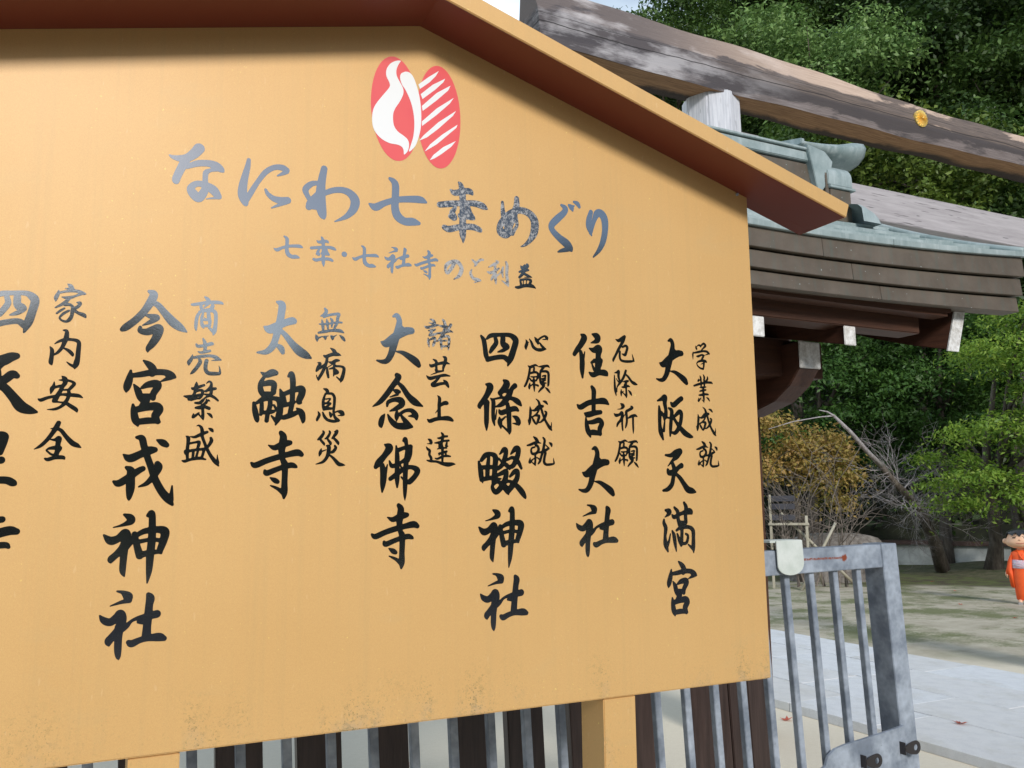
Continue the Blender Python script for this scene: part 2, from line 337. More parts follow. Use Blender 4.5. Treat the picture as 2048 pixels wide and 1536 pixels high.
LETTERS = """
422,5556,8 26,-12,17 56,-4,29 64,18,36 55,48,43 39,54,47;557,5540,37 -33,-78,36 -29,-76,34 -13,-49,32 9,-21,13;567,5474,20 84,44,29 90,17,31 66,-11,37 43,-25,30 24,-20,9;842,5502,26 -74,-26,17 -40,-29,24 -5,-51,23 2,-63,26 -7,-64,34 -43,-65,39 -46,33,41 -22,46,32 43,47,27 65,2,31 76,-34,41 43,-48,31 17,-15,17;851,5230,12 -65,-12,9 -49,-14,4
1090,5627,18 -9,-71,25 -22,-105,32 -14,-95,39 2,-73,41 23,-61,30 11,-24,11;1077,5223,18 41,98,25 57,111,22 67,104,25 77,58,25 70,9,29 41,-17,28;1430,5572,24 -39,-28,16 -43,-26,7;1247,5369,13 22,-38,20 50,-35,27 70,-10,34 57,11,33;1434,5271,16 -70,-33,14 -59,-33,7
1779,5659,31 -15,-84,36 -11,-89,41 -4,-115,49 8,-95,49 14,-64,39 13,-32,19;1745,5514,19 -82,-23,26 -54,-61,30 15,-54,24 33,-48,26;1746,5428,24 -53,-66,28 -40,-63,33 -11,-37,30;1658,5267,22 55,13,37;1779,5414,24 87,44,28 89,17,31 76,-21,38 49,-62,46 -13,-85,40 -56,-75,27 -65,-45,15 -57,-31,6
2221,5379,10 61,-24,37 91,54,30 123,51,30 150,29,35 95,8,36 58,-17,13;2425,5665,17 38,-23,30 19,-40,37 -1,-113,37 -2,-112,40 28,-82,45 72,-42,40 81,7,40 64,-7,20
3150,5742,11 23,-25,26 16,-81,37 4,-129,34 -1,-154,37 0,-141,37 5,-63,18 -1,-36,5;3060,5650,10 46,-25,31 107,34,32 61,5,32 27,-27,11;2944,5477,31 116,26,34 159,31,29 122,10,35 75,-15,35 48,-24,9;3113,5470,18 -34,-56,31 20,-49,34 -39,8,26;3166,5394,29 107,2,34 40,-13,18;3253,5497,24 13,-63,34 34,-40,29;2994,5249,28 52,-12,34 119,38,31 134,18,34 75,-18,29 20,-17,11
3638,5606,16 6,-112,27 20,-76,35 41,-86,41 28,-55,19;3804,5670,28 -4,-87,36 -33,-97,41 -47,-112,41 -37,-97,49 -62,5,46 -14,57,35 36,70,35 85,91,33 114,47,36 107,-20,42 61,-74,47 -6,-121,44 -49,-92,28 -61,-61,16 -46,-23,7;3784,5475,27 20,-90,19 -29,-57,19 -21,-55,14;3734,5402,11 -22,-69,11
4338,5678,14 47,-30,32 -16,-50,34 -83,-80,40 -69,-77,37 7,-59,34 80,-71,40 81,-50,48 44,-42,40 21,-31,17;4406,5196,28 -76,-25,20 -44,-19,8;4429,5692,12 32,-23,29 18,-39,7;4496,5736,15 43,-14,26 22,-34,17;4480,5683,17 15,9,9
4706,5653,26 -26,-93,35 -2,-83,35 29,-90,9;4696,5410,20 46,145,26 42,89,41 54,7,47 41,-64,45 1,-125,38 -30,-128,35 -55,-104,25 -72,-82,9
1985,4849,26
3099,4887,19 -30,-53,19 -41,-50,17 -21,26,14 9,50,19 50,39,19 66,8,22 40,-40,20 5,-45,22 -27,-56,19 -55,-41,5
3292,4952,6 26,-21,13 19,-20,16 -19,-29,4;3344,4922,13 42,37,13 30,3,10;3291,4849,6 -15,-44,15 30,-47,16 49,-12,20 34,-2,7;3362,4736,10 -45,-23,4
3563,4969,9 22,-12,10 -47,-27,15 -61,-37,6;3461,4843,7 38,-7,16 54,28,13 39,29,9;3550,4935,13 -1,-72,16 3,-78,18 6,-61,5;3553,4842,10 -31,-46,15 -16,-31,10;3553,4799,10 54,49,7 31,61,10 -9,-51,13 8,-53,7;3674,4970,11 11,-41,17 -5,-87,17 10,-86,16 7,-46,4;3687,4734,15 -35,18,10 -30,17,4
3843,4949,6 15,-22,17 32,33,11;3916,4969,15 6,-16,17 -32,-37,18 -25,-47,18 -40,-44,14;3826,4883,11 48,17,17 56,13,11;3889,4865,15 48,-17,14 31,-9,5;3936,4838,8 -54,-8,3;3834,4793,11 10,-46,14;3837,4799,12 67,13,12 52,-6,15 -13,-45,17;3872,4797,6 -4,-44,6;3908,4801,6 -5,-44,6;3781,4715,11 35,2,17 71,25,18 80,5,20 44,-19,6
-303,4322,4 22,-16,17 13,-26,19;-320,4283,3 33,0,11;-364,4262,5 -5,-28,13 -12,-33,16 -1,-29,5;-363,4243,10 44,14,10 47,10,12 48,1,14 34,-12,15 23,-5,5;-204,4248,12 -47,-27,8;-340,4209,4 38,-3,14 38,10,12 27,15,7;-287,4201,13 -22,-29,14 -36,-30,11 -36,-24,6;-313,4150,15 36,1,12 20,-20,13 -1,-33,14 -1,-33,14 -14,-36,15 -25,-20,11 -31,7,9 -17,20,8 19,29,8 36,30,10;-316,4117,8 -27,-21,10 -26,-25,8;-282,4101,9 -36,-25,11 -24,-29,9;-230,4175,4 25,-4,14 -10,-26,14 -30,-27,13;-252,4112,12 37,-24,13 42,-15,17 15,-18,7
-313,3936,6 24,-6,13 1,-46,19 -12,-49,17 -16,-44,14 -26,-39,12 -26,-22,7;-369,3819,4 27,21,10 45,20,14 47,3,12 38,-6,15 17,-20,16 -1,-59,18 -2,-65,19 -8,-49,22 -10,-39,5;-214,3640,14 -34,16,10 -27,21,4;-400,3793,5 15,-28,15 0,-53,16 -3,-43,17 8,-22,5;-297,3787,8 34,-19,14 24,-25,14 4,-16,5
-303,3559,4 22,-21,19 4,-32,18 -17,-33,15 -14,-37,16 -21,-44,19 -14,-32,20;-322,3527,4 34,0,10 47,-4,10 30,-19,13 -15,-27,14 -21,-30,12 3,-29,15 -7,-38,14 -19,-38,15 -29,-32,12 -40,-20,11 -53,-5,3;-354,3510,4 -3,-35,13 -10,-24,17 -7,-37,5;-358,3460,10 27,13,11 37,8,13;-460,3367,5 21,-8,14 40,19,13 58,18,11 46,14,10 51,0,15 66,-4,15 33,-15,5;-352,3352,11 51,-5,7 38,-5,13 38,-24,16 37,-25,16 9,-20,5;-290,3447,7 39,5,9
-305,3181,18 -13,-34,20 -28,-53,17 -34,-53,15 -42,-47,13 -43,-27,3;-360,3132,3 30,6,8;-317,3136,12 34,-16,15 39,-50,17 45,-48,21 34,-18,18 31,-18,4;-362,3047,3 41,-2,13 25,11,21 -4,-44,19 0,-47,19 -9,-42,18;-382,2963,4 29,14,12 59,6,19 12,-13,11 -19,-26,14;-377,2958,7 31,-27,9 32,-8,10;-384,2894,9 22,-6,15 45,16,16 55,2,16 14,-12,7
311,4322,13 39,-22,32 -21,-65,34 -48,-90,30 -64,-81,30 -68,-64,30 -29,-23,19;338,4227,21 47,-17,26 57,-63,31 65,-71,39 57,-42,34 60,-38,8;294,4115,10 50,-10,24 38,-6,26 -44,-37,20 -63,-37,6;257,4007,14 3,-31,22 52,-5,30 52,25,34 38,8,39 -14,-69,35 -34,-65,30 -27,-40,21 -4,-30,6
297,3724,9 43,-31,27 30,-35,32 -4,-38,30;202,3633,11 -7,-68,28 -15,-66,30 -5,-43,9;224,3595,20 59,12,25 90,22,27 91,5,27 47,-22,34 38,-15,11;512,3595,24 -75,-40,6;231,3518,8 32,-48,27 22,-57,27 31,-31,25;296,3496,14 44,27,27 60,12,33 16,-24,30 -31,-60,27 -2,-41,22;306,3432,16 76,-2,21;331,3391,31 -28,-51,27;232,3350,11 8,-53,25 16,-73,30 21,-49,9;252,3306,26 81,26,31 75,11,36 28,-26,33 -28,-55,33 20,-48,22;272,3207,26 89,14,28 76,-7,16
273,3079,13 40,-7,27 18,-60,28 28,-86,27 36,-95,28 37,-103,30 52,-94,32 51,-61,33 36,-47,13;558,2565,23 3,60,15 2,56,7;179,2936,7 51,-31,33 73,33,31 70,33,35 44,8,23;429,3061,8 46,-22,29 31,-19,22;442,2862,25 8,-30,33 -28,-61,27 -53,-68,20 -62,-30,7;206,2831,13 36,-27,31 1,-68,34 1,-76,34 -5,-68,21 -1,-29,5;117,2715,11 41,-14,29 75,52,29 68,52,26 30,16,23
209,2448,10 44,-24,29 9,-27,31 -34,-22,19 -46,-17,10 -49,-12,5;68,2286,9 51,-45,33 57,17,30 48,41,35 10,-51,37 -20,-66,34 -51,-56,27 -33,-32,27 -1,-26,9;224,2207,32 -4,-124,27 -1,-83,24 14,-46,6;237,2190,27 36,41,21 26,45,21;294,2289,23 24,-101,27 23,-72,31;310,2280,19 61,32,24 95,11,28 56,-19,36 -6,-72,31 -23,-75,26 9,-26,11;336,2229,18 86,14,16 72,-10,18;341,2120,27 78,18,23 71,4,16;389,2438,16 27,17,26 8,-85,28 2,-127,31 -7,-126,31 -3,-125,24 -10,-99,6
187,1839,8 41,-11,16 38,-31,35 5,-19,33;280,1762,21 -57,-10,15 -82,-26,5;70,1656,7 32,-39,26 48,-16,31 47,36,33 21,20,37 12,-35,38 -6,-52,35 -22,-41,29 -38,-49,30 -20,-28,30 4,-34,7;217,1558,35 -4,-85,29 1,-86,28 4,-52,21 5,-29,5;242,1543,25 27,20,21 35,37,13 44,18,17 45,6,25 49,10,30 48,9,32;354,1588,13 28,-2,19;420,1802,18 16,-31,33 -6,-53,30 -4,-87,32 -5,-87,32 -1,-70,36;289,1435,19 25,-13,29 54,22,25 62,12,25 82,3,34 43,-14,21
760,4318,6 23,-17,16 13,-24,19;656,4240,9 16,1,13 52,13,14 63,16,15 68,8,16 44,-2,13 15,-9,5;732,4239,13 4,-26,14 20,-13,13 52,10,15 19,27,17 -1,21,10;794,4261,12 -35,-35,7;727,4181,10 -21,-38,14 -8,-52,15 -1,-52,13 5,-28,3;722,4181,11 48,15,15 58,5,16 25,-19,17 6,-52,16 -2,-57,17 -7,-53,18 -9,-36,4;835,4019,14 -25,24,11 -11,9,4;751,4171,9 -8,-35,13 -6,-26,8;795,4180,15 6,-44,17 7,-36,14;740,4105,11 9,-41,15 13,-24,5;749,4111,9 58,5,13 2,-47,13;751,4058,11 58,7,13;778,4113,10 -15,20,4
760,3946,8 15,-30,15 5,-41,15 -1,-36,15;706,3896,7 14,-18,14 52,9,13 57,20,16 15,-4,7;723,3831,5 23,-7,11 38,9,13 37,11,11;680,3800,4 -8,-35,14 -18,-32,17 -1,-24,6;695,3777,12 57,14,14 72,9,13 43,-9,17 25,-14,15 24,-8,5;883,3768,9 -51,-10,2;734,3769,10 10,-28,16 -22,-44,16 -31,-43,14 -21,-21,5;796,3755,17 -7,-39,17 3,-41,17 23,-27,17 48,-2,17 41,2,14;910,3656,11 -2,31,7 -9,30,3
722,3567,3 -1,-32,16 -6,-43,14 -13,-38,12 -34,-39,15;684,3512,7 15,-5,14 45,18,13 39,16,11;625,3439,6 38,-4,16 54,9,14 34,12,12;715,3484,11 35,12,12 23,-7,13 -6,-38,13 -17,-25,11;683,3408,10 40,15,10 30,1,7;802,3558,4 21,17,9 19,-12,10 -5,-38,15 -36,-37,10;795,3490,9 45,19,15 38,7,12;846,3495,13 -9,-35,14 -39,-26,8 -24,-31,13;791,3463,7 46,-8,13 36,-18,12 29,-24,9;778,3412,12 -24,-25,14 -37,-2,9;808,3421,6 -1,-27,13 -32,-28,10;824,3411,10 12,-5,5;723,3343,10 33,4,17 40,7,15 35,-12,15;775,3366,14 7,-53,13 2,-48,13 3,-25,4;779,3254,7 -31,37,7;708,3289,7 -3,-27,12 38,31,10 9,8,6;817,3301,4 26,-15,13 16,-22,7
738,3188,4 16,5,8 21,-18,13 10,-37,16 0,-37,14 22,-58,13 22,-52,14 33,-58,15 36,-47,18 28,-34,8;922,2876,12 -7,42,7 -1,28,3;688,3096,4 38,-3,12 48,24,15 50,21,12;835,3171,5 23,-13,15 12,-14,8;856,3087,12 5,-24,16 -20,-40,13 -22,-32,9;655,3100,4 19,-18,16 -1,-52,14 -4,-63,15 5,-57,12;688,3038,10 44,10,10 30,2,14 -7,-40,13 -10,-26,7;651,2977,7 15,-8,13 54,13,12 69,9,12 20,5,11;804,2985,13 -8,-37,12 -9,-32,12;719,2973,12 -3,-63,12;755,2974,10 -13,-58,11;631,2891,5 24,-4,13 44,15,12 73,12,14 48,-10,7;647,2967,6 8,-19,7
1378,4332,11 44,-21,32 -2,-73,33 -13,-90,33 -17,-83,33 -18,-81,30 -25,-66,31 -52,-50,25 -76,-11,9;1269,4096,6 51,-22,38 61,31,38 69,38,32 70,26,34 22,-12,16;1393,3933,16 32,-24,28 16,-37,19;1413,4075,19 48,-44,25 64,-76,32 65,-61,42 56,-32,34 50,-25,8
1255,3681,6 46,-21,25 53,23,33 32,-1,23;1286,3644,15 -32,-65,20 7,-63,26 27,-53,17;1266,3572,20 68,19,28 38,-10,26 -2,-52,25 -5,-31,20 -67,-7,22;1203,3404,15 13,-69,26 17,-70,23 7,-29,5;1225,3405,14 67,42,25 76,7,20 50,-17,26 14,-70,28 -13,-80,29 -24,-69,8;1397,3255,20 -40,42,8;1271,3407,18 0,-62,20 -5,-40,14;1342,3442,20 1,-55,22 -18,-72,20 -8,-62,20;1281,3322,17 75,10,19 38,13,8;1377,3392,11 26,-42,14;1498,3659,13 26,22,25 14,-71,27 -1,-96,24 -2,-96,24 -17,-96,22;1427,3536,9 21,-58,27 18,-75,28;1459,3494,20 93,43,24 62,12,33 7,-39,32 -26,-73,27 18,-12,13;1485,3400,20 69,27,16;1450,3282,16 26,7,23 66,26,24 54,28,19;1579,3372,9 40,-38,30 18,-63,22 -4,-30,6
1445,3148,21 21,-32,31 -3,-60,35 -8,-60,31 9,-78,24 20,-46,30 4,-69,27 -1,-92,27 1,-82,29 -3,-54,12;1481,2620,25 -46,32,16 -36,18,12 -33,13,6;1339,3036,6 53,-21,24 51,24,27 54,17,29 30,6,22;1198,2878,11 35,-19,26 88,38,26 89,31,26 90,26,26 91,21,31 39,-16,22;1315,2811,14 16,-20,25 64,25,24 71,28,23 73,19,26 36,-9,19 17,-10,7;1361,2752,6 41,-23,23 25,-13,19
1813,4310,10 14,-23,16 -18,-35,16 -33,-16,6;1805,4234,14 56,20,12 62,14,13 23,-2,14 -12,-35,15 -4,-42,14 -20,-44,12 -10,-32,10;1787,4203,5 9,-46,15 6,-62,11;1831,4212,4 7,-36,15 7,-52,9;1867,4223,6 16,-25,14 -4,-55,8;1764,4160,6 37,0,9 56,12,8 67,16,9 50,3,9;1759,4078,10 49,13,14 76,18,13 73,2,17 38,-16,5;1734,4058,4 11,-30,17 3,-33,4;1758,4029,10 33,16,5;1803,4043,7 18,-4,15 1,-22,4;1829,4050,6 24,6,3;1872,4059,5 16,-17,17 1,-23,3;1901,4050,7 27,21,3;1955,4070,4 29,-24,16 19,-23,10
1873,3942,5 30,-21,17 14,-25,20;1812,3868,8 21,-7,15 56,23,17 46,5,18 36,-9,4;1843,3860,14 -4,-42,14 -15,-52,16 -24,-58,15 -24,-43,14 -10,-27,6 -13,26,6 -5,20,4;1758,3800,5 21,-9,14 -15,-39,19 -16,-29,11;1779,3747,10 40,39,9;1854,3814,4 36,-7,15 36,22,16 28,3,9;1911,3812,12 -5,-47,12 -40,-17,7;1891,3790,5 -36,-25,4;1845,3757,8 3,-41,14 10,-46,11;1927,3777,11 46,0,11 28,-16,15 -5,-52,17 -14,-48,18 -11,-32,4;1965,3650,10 -31,27,6;1907,3760,10 5,-35,13 -7,-40,6;1917,3751,9 26,-30,14 -20,-16,10
1814,3562,4 30,-11,16 10,-25,15 -22,-16,10 -16,-57,14 0,-51,14 6,-30,13;1860,3519,10 36,-1,13 21,-30,14 1,-51,14 -4,-56,13 -2,-36,11 13,-40,14 27,-27,17 19,-3,4;1813,3344,8 16,-37,14 31,-30,14 56,-11,14 46,7,9;1838,3467,7 43,5,7 -29,-38,9;1831,3428,10 51,1,10 -35,-31,11;1832,3393,10 46,-9,12;1822,3375,14 71,8,12;1770,3350,5 12,-30,14 -18,-41,13 -2,-16,4;1874,3349,6 13,-25,16 0,-25,4;1920,3345,6 30,14,9 36,-9,21 19,-19,12;1992,3325,10 -41,-5,3
1819,3174,8 7,-16,12 -24,-39,16 -27,-23,9;1798,3097,12 13,-18,12 18,-19,12 4,-16,4;1877,3176,8 6,-17,11 -20,-38,13 -25,-17,6;1858,3108,10 16,-22,12 15,-20,14 3,-16,4;1922,3170,4 26,9,13 -14,-31,16 -30,-37,9;1919,3112,12 21,-20,14 18,-22,14 3,-17,5;1852,3043,6 23,-12,19 -4,-51,18 -14,-45,16 -35,-40,13 -62,-21,4;1807,3014,5 -9,-35,16 -9,-32,5;1810,2989,7 40,16,5;1930,3042,11 8,-20,14 -22,-31,15 -25,-13,8;1881,2961,9 41,-35,14 42,-45,19 31,-9,15 31,-4,4
2471,4294,11 36,11,24 25,-48,27 -9,-80,35 -22,-81,37 -23,-81,37 -24,-88,32 -39,-66,27 -48,-14,20 -52,9,9;2353,4037,6 52,-13,37 64,54,40 73,53,42 65,30,39 48,6,33;2557,4208,6 25,-30,13;2507,3954,8 61,-8,21 65,-33,31 66,-43,37 32,-36,24
2513,3726,24 16,-22,29 -56,-81,27 -63,-89,27 -62,-72,23 -67,-45,6;2529,3649,17 41,-37,24 58,-79,29 65,-56,35 79,-38,8;2482,3580,9 32,-10,24 24,-3,17;2522,3543,14 -76,-30,6;2419,3426,11 12,40,19 60,25,22 60,-5,32 14,-37,30 -57,-42,22 -60,-26,8;2398,3352,5 -25,-43,25 -13,-54,26 6,-30,8;2427,3346,9 34,-57,25 56,-44,30 80,-4,33 73,-5,10;2560,3339,13 45,-53,25 61,-46,13;2516,3392,8 -1,-55,24 -2,-48,6;2532,3346,17 64,42,17 65,5,22 41,-41,29 10,-39,13;2686,3344,21 -57,-5,5
2401,3063,9 45,-28,37 -44,-71,29 -56,-67,33 -30,-42,21;2377,2872,24 14,-84,33 -5,-93,27 -6,-71,9;2428,2877,7 -19,-81,17;2584,3104,14 18,11,23 14,-86,16 -4,-112,25 -8,-119,25 -2,-120,23 -1,-85,16 1,-49,3;2512,3053,9 10,-85,23 1,-111,24 1,-111,24 1,-78,10;2535,3015,21 54,21,19 63,11,25;2652,3038,23 -7,-69,23 -37,-36,18;2447,2911,9 27,-46,21 71,26,16 63,42,18 43,32,12;2648,2957,18 -13,-44,12;2458,2746,21 61,43,24 71,51,23 72,16,21 59,-28,30 -17,-51,26 -54,-56,26 -23,-10,12;2564,2763,9 27,-34,7;2554,2874,9 18,-43,10
2844,4299,5 33,-11,14 16,-27,16 -22,-10,10;2833,4261,4 33,-3,8;2788,4224,5 29,-10,15 60,17,13 49,16,9;2828,4183,5 38,5,15 32,12,10;2861,4170,13 -24,-33,9 35,7,14 39,14,10;2826,4110,5 3,-41,14 8,-48,5;2839,4091,8 49,24,14 10,-20,13 -15,-43,15 -7,-23,5;2977,4305,9 19,-25,16 6,-47,16 -11,-53,19 -22,-38,15 -38,-50,10 -27,-11,5;2931,4246,5 44,-9,13 43,5,13;3063,4259,16 -17,-28,15 -27,-38,12 -39,-37,11;2920,4164,10 55,8,13 71,23,14 41,-8,4;2958,4120,12 3,-62,14 6,-49,6;2969,4126,11 47,17,12 27,-11,14 0,-57,15 -5,-66,7;2975,4093,9 38,5,10;2975,4038,11 55,5,10
2878,3903,6 32,-20,15 1,-50,13 5,-46,13;2983,3935,7 24,-13,17 -5,-47,17 -16,-43,14 -5,-36,8;2841,3853,4 21,-17,16 64,24,14 76,17,16 48,-9,5;2900,3802,7 21,-17,13 65,10,8;2916,3774,8 -38,-15,5 -27,-14,2;2810,3739,4 36,-25,18 75,21,14 76,18,15 57,-5,6;2943,3732,13 -38,-45,15 -35,-30,17 19,-12,17 59,20,16 60,10,13;2985,3706,4 28,-26,20 22,-35,13 4,-14,3
2926,3549,5 20,-28,17 -4,-59,18 0,-71,18 0,-56,20;2959,3458,15 33,20,20 27,2,20 17,-6,5;2927,3408,7 -13,-16,5 -13,-16,3;2822,3314,6 26,-15,19 53,19,19 59,10,19 75,3,24 41,-16,15 13,-10,3
2965,3190,7 16,-22,15 -5,-38,16 -8,-46,13 8,-50,15 0,-60,14 0,-60,11;2924,3138,5 25,-1,12 43,16,12 33,4,11;2897,3090,6 36,4,12 54,16,11 54,6,11;2945,3079,12 2,-30,14;2925,3033,6 51,11,10 43,-1,8;3022,3095,10 -6,-30,14 19,-5,4;2939,2989,9 21,2,12 59,19,12;2947,2994,9 -5,-20,7;2902,2943,6 26,-4,11 54,24,12 43,4,12 33,-4,8;3008,3005,10 6,-35,9;2828,3126,4 23,-12,15 10,-20,16 -2,-12,10;2848,3082,7 -29,-2,3;2810,3054,3 15,-23,12 21,-17,14 -3,-37,13 19,-34,14 -5,-20,12;2818,2923,6 36,-8,12 64,-4,12 58,-18,17 59,-8,22 44,5,15 33,-2,3
3389,4174,13 29,-43,25 13,-75,26 11,-76,27 20,-48,19;3452,4151,13 46,35,23 99,15,21 107,5,24 54,-27,34 17,-35,34 -26,-87,34 -32,-87,34 -35,-80,10;3547,4162,22 7,-49,25 -42,-59,25 -24,-38,17;3631,4168,29 -1,-56,31 35,-26,37 26,-5,15;3672,4062,16 -46,-21,19 -55,-19,7;3458,3939,26 83,23,25 92,13,26 53,-28,31
3438,3688,9 47,-24,37 -36,-84,30 -45,-64,27 -36,-49,24 9,-24,7;3444,3504,33 0,-96,28 -2,-102,26 1,-76,9;3474,3509,6 -17,-52,14;3489,3548,7 30,-34,23 -4,-103,21 3,-75,20 12,-56,9;3556,3436,6 -16,-93,11;3631,3739,9 37,-31,36 -23,-50,36 -54,-51,25;3760,3688,28 -35,-33,25 -27,-57,31 -47,-68,32 -46,-40,25 -56,-24,9;3591,3607,25 15,-31,17;3614,3629,20 61,3,25;3516,3540,10 90,19,13 61,-1,19 61,-2,22 61,-29,31 38,-36,12;3674,3500,22 14,-83,28 3,-103,26 3,-82,23 -1,-36,7;3581,3435,9 24,-28,26 83,30,26 69,18,28 37,-18,13;3585,3360,9 4,-49,27 11,-58,9;3600,3325,14 50,43,10;3679,3224,14 -64,53,10;3730,3379,6 45,-21,25 21,-37,28 2,-28,12;3779,3300,15 -52,6,4
3356,2916,12 19,-76,27 9,-79,25 14,-49,7;3386,2932,20 44,48,27 62,12,22 44,-30,30 -5,-104,29 -10,-97,27 -15,-59,15;3464,2961,18 -13,-120,25 -3,-80,23;3368,2858,22 79,5,22 88,3,20;3385,2741,23 70,14,23 70,7,22;3585,2995,10 45,45,24 24,-11,24 -11,-65,27 -32,-74,25 -45,-40,20;3571,2950,12 45,-39,14 44,-28,24 31,-32,15;3706,2997,10 55,54,29 32,-8,26 -17,-78,29 -44,-81,26 -50,-21,19;3661,2935,12 63,26,19 58,-36,24 40,-69,15;3552,2782,17 72,32,25 31,8,25 -14,-76,29 -46,-80,30 -53,-46,27 -35,30,22 0,40,18 54,32,20 52,-40,25 49,-56,24 17,-31,7;3552,2746,19 44,4,8;3695,2774,14 54,49,26 32,-4,24 -14,-73,29 -55,-72,31 -37,-48,24;3640,2714,19 36,12,17 54,-16,20 54,-44,29 44,-49,31 27,-40,21 11,-23,7;3636,2690,17 31,-24,15
3891,4174,4 12,-33,17 -13,-41,18 2,-32,4;3918,4145,6 8,5,3;3932,4183,6 23,-35,14 20,-44,17 42,-25,17 48,0,18 59,11,6;4053,4148,9 28,-34,15 37,-23,9;3992,4209,4 21,-31,19 17,-25,18 1,-23,3;4032,4180,12 40,31,11 38,16,11 24,-16,18 7,-18,9;4120,4192,8 -35,-2,4
3910,3903,4 30,-12,15 53,23,12 29,-7,7;3932,3877,13 -8,-54,14 -17,-63,14 -21,-48,14 -16,-24,11;3982,3885,11 -5,-36,13;3945,3829,12 47,12,13 32,-13,13 -1,-38,14 -14,-26,9;3931,3771,9 23,-22,11 53,7,10;3944,3791,7 32,-1,9 42,7,7;3976,3783,7 0,-28,15 3,-61,14 2,-53,5;3930,3724,6 -6,-38,15 -1,-26,4;3940,3696,7 35,26,7;3998,3709,9 26,-6,11 -4,-13,3;4033,3900,5 50,6,14 54,9,13 21,-14,7;4088,3892,15 -32,-38,12 -7,-62,13 5,-52,14 21,-27,13;4066,3850,10 48,7,14 31,-15,15 3,-54,14 -4,-67,13 -8,-21,4;4076,3804,8 37,7,10 -8,-26,10;4070,3774,10 38,7,13;4075,3751,11 38,13,7;4064,3733,10 53,1,8;4091,3732,15 -1,-33,14 -27,-25,14 -33,-36,8;4111,3686,7 27,-22,14 25,-29,7
3997,3565,4 29,-24,12 13,-34,16 19,-43,14 15,-48,14 21,-53,14 27,-47,15 32,-43,18 23,-26,7;4168,3273,10 5,35,6 0,23,3;3949,3446,6 32,1,14 50,33,24 44,12,15;4078,3546,5 30,-9,15 22,-21,8;3928,3481,5 6,-41,16 -5,-58,15 -6,-48,17 -6,-35,8;3912,3324,9 -8,23,4;4036,3473,14 -22,-49,11 -33,-31,10 -33,-18,8;3991,3391,8 38,0,15 -6,-35,16 -25,-49,10 -29,33,14 -15,28,8;4098,3441,8 17,-16,14 -20,-52,15 -39,-40,11 -30,-12,6
3964,3176,7 29,-23,18 16,-26,19;3890,3086,8 38,9,14 65,24,14 56,-7,5;3987,3095,14 25,-19,15 7,-33,16 -28,-35,15 -43,-4,14 -13,28,12 8,28,10 33,11,10;3980,2999,12 2,-47,12 -4,-48,12 3,-21,4;3973,2894,8 -27,21,6;3923,2960,6 -6,-43,15 35,29,8 33,20,8;4001,2966,7 21,-14,9;4074,3169,10 17,-24,14 -7,-48,15 -12,-58,17 -22,-63,14 -17,-48,14 -20,-25,8;4012,3013,7 66,17,15 49,25,13 19,1,4;4101,3095,6 37,-30,8;4099,3013,15 -13,-46,15 -4,-48,16 26,-23,14 55,3,13 34,6,8;4196,2916,10 -5,29,6 -1,20,2;4144,3120,6 22,-16,16 5,-23,7
4548,4278,10 38,-30,36 -39,-75,33 -49,-60,29 -36,-51,24;4539,4091,21 16,-87,31 -3,-104,29 3,-84,12;4589,4095,7 -15,-66,14;4685,4293,9 57,-20,37 11,-32,35 -21,-22,26 -66,-23,6;4647,4135,9 54,-16,30 61,20,44 -7,-73,33 -2,-73,39 -12,-106,36;4668,3983,14 39,23,24;4782,4011,30 -11,-50,26;4678,3960,12 22,-52,17;4641,3873,12 43,-20,29 75,27,30 75,0,35 30,-25,10
4667,3722,19 22,-41,29 -4,-86,27 -4,-128,26;4484,3523,10 40,-22,29 97,49,29 111,21,31 84,5,35 53,-31,10;4568,3439,8 41,-14,31 83,20,29 74,11,24;4585,3392,10 7,-71,24 17,-70,30 26,-58,12;4607,3342,19 64,7,26 74,21,31 34,-33,29 -27,-58,29 3,-56,21;4622,3236,27 64,3,31 73,-12,21
4979,4259,4 38,-12,18 47,27,21 31,22,19;5091,4287,20 -18,-42,21 -29,-48,18 -34,-52,17 -33,-58,15 -31,-52,15 -4,-26,4;5067,4179,11 36,17,15 24,-18,16 -15,-51,16 -18,-32,17 -38,9,5;5030,4126,14 -3,-60,14 18,-34,14 52,-9,15 65,4,15 49,8,9;5204,4047,12 -8,30,8 -9,32,3
4952,3889,4 36,8,14 19,10,18 -3,-52,16 10,-40,13 5,-27,15 -30,-41,10;4952,3864,6 1,-72,12 3,-84,15 12,-61,7;4983,3739,6 -10,-50,12;4974,3828,4 25,-33,8;5099,3920,15 -19,-51,16 -31,-52,15 -36,-41,15;5098,3880,10 34,-28,14 40,-48,16 35,-18,19 38,-11,4;5057,3798,4 39,6,14 29,5,12;5101,3790,14 -24,-26,11;5040,3740,5 30,1,14 47,13,14 29,-6,5;5097,3775,14 1,-65,12 1,-59,13 -2,-26,4;5034,3712,5 -1,-34,14 -1,-38,4;5045,3683,8 21,13,3;5090,3645,9 -34,34,6;5127,3707,6 23,-24,15 14,-25,9
5018,3561,4 29,-19,21 5,-15,20 -18,-18,13;5021,3501,8 -42,-5,3;4932,3451,3 27,-21,18 42,9,15 31,20,20 6,-29,19 -21,-47,15 -37,-41,15 -13,-32,8;5036,3415,15 -2,-72,13 4,-60,11 2,-20,3;5075,3446,3 -27,-36,8;5152,3536,8 16,-17,17 -45,-26,16 -32,-20,17 3,-51,16 1,-51,14 -11,-46,13 -10,-27,6;5108,3402,7 43,23,16 49,12,16 29,-12,6;5175,3414,14 -2,-66,13 1,-62,12 -2,-46,4
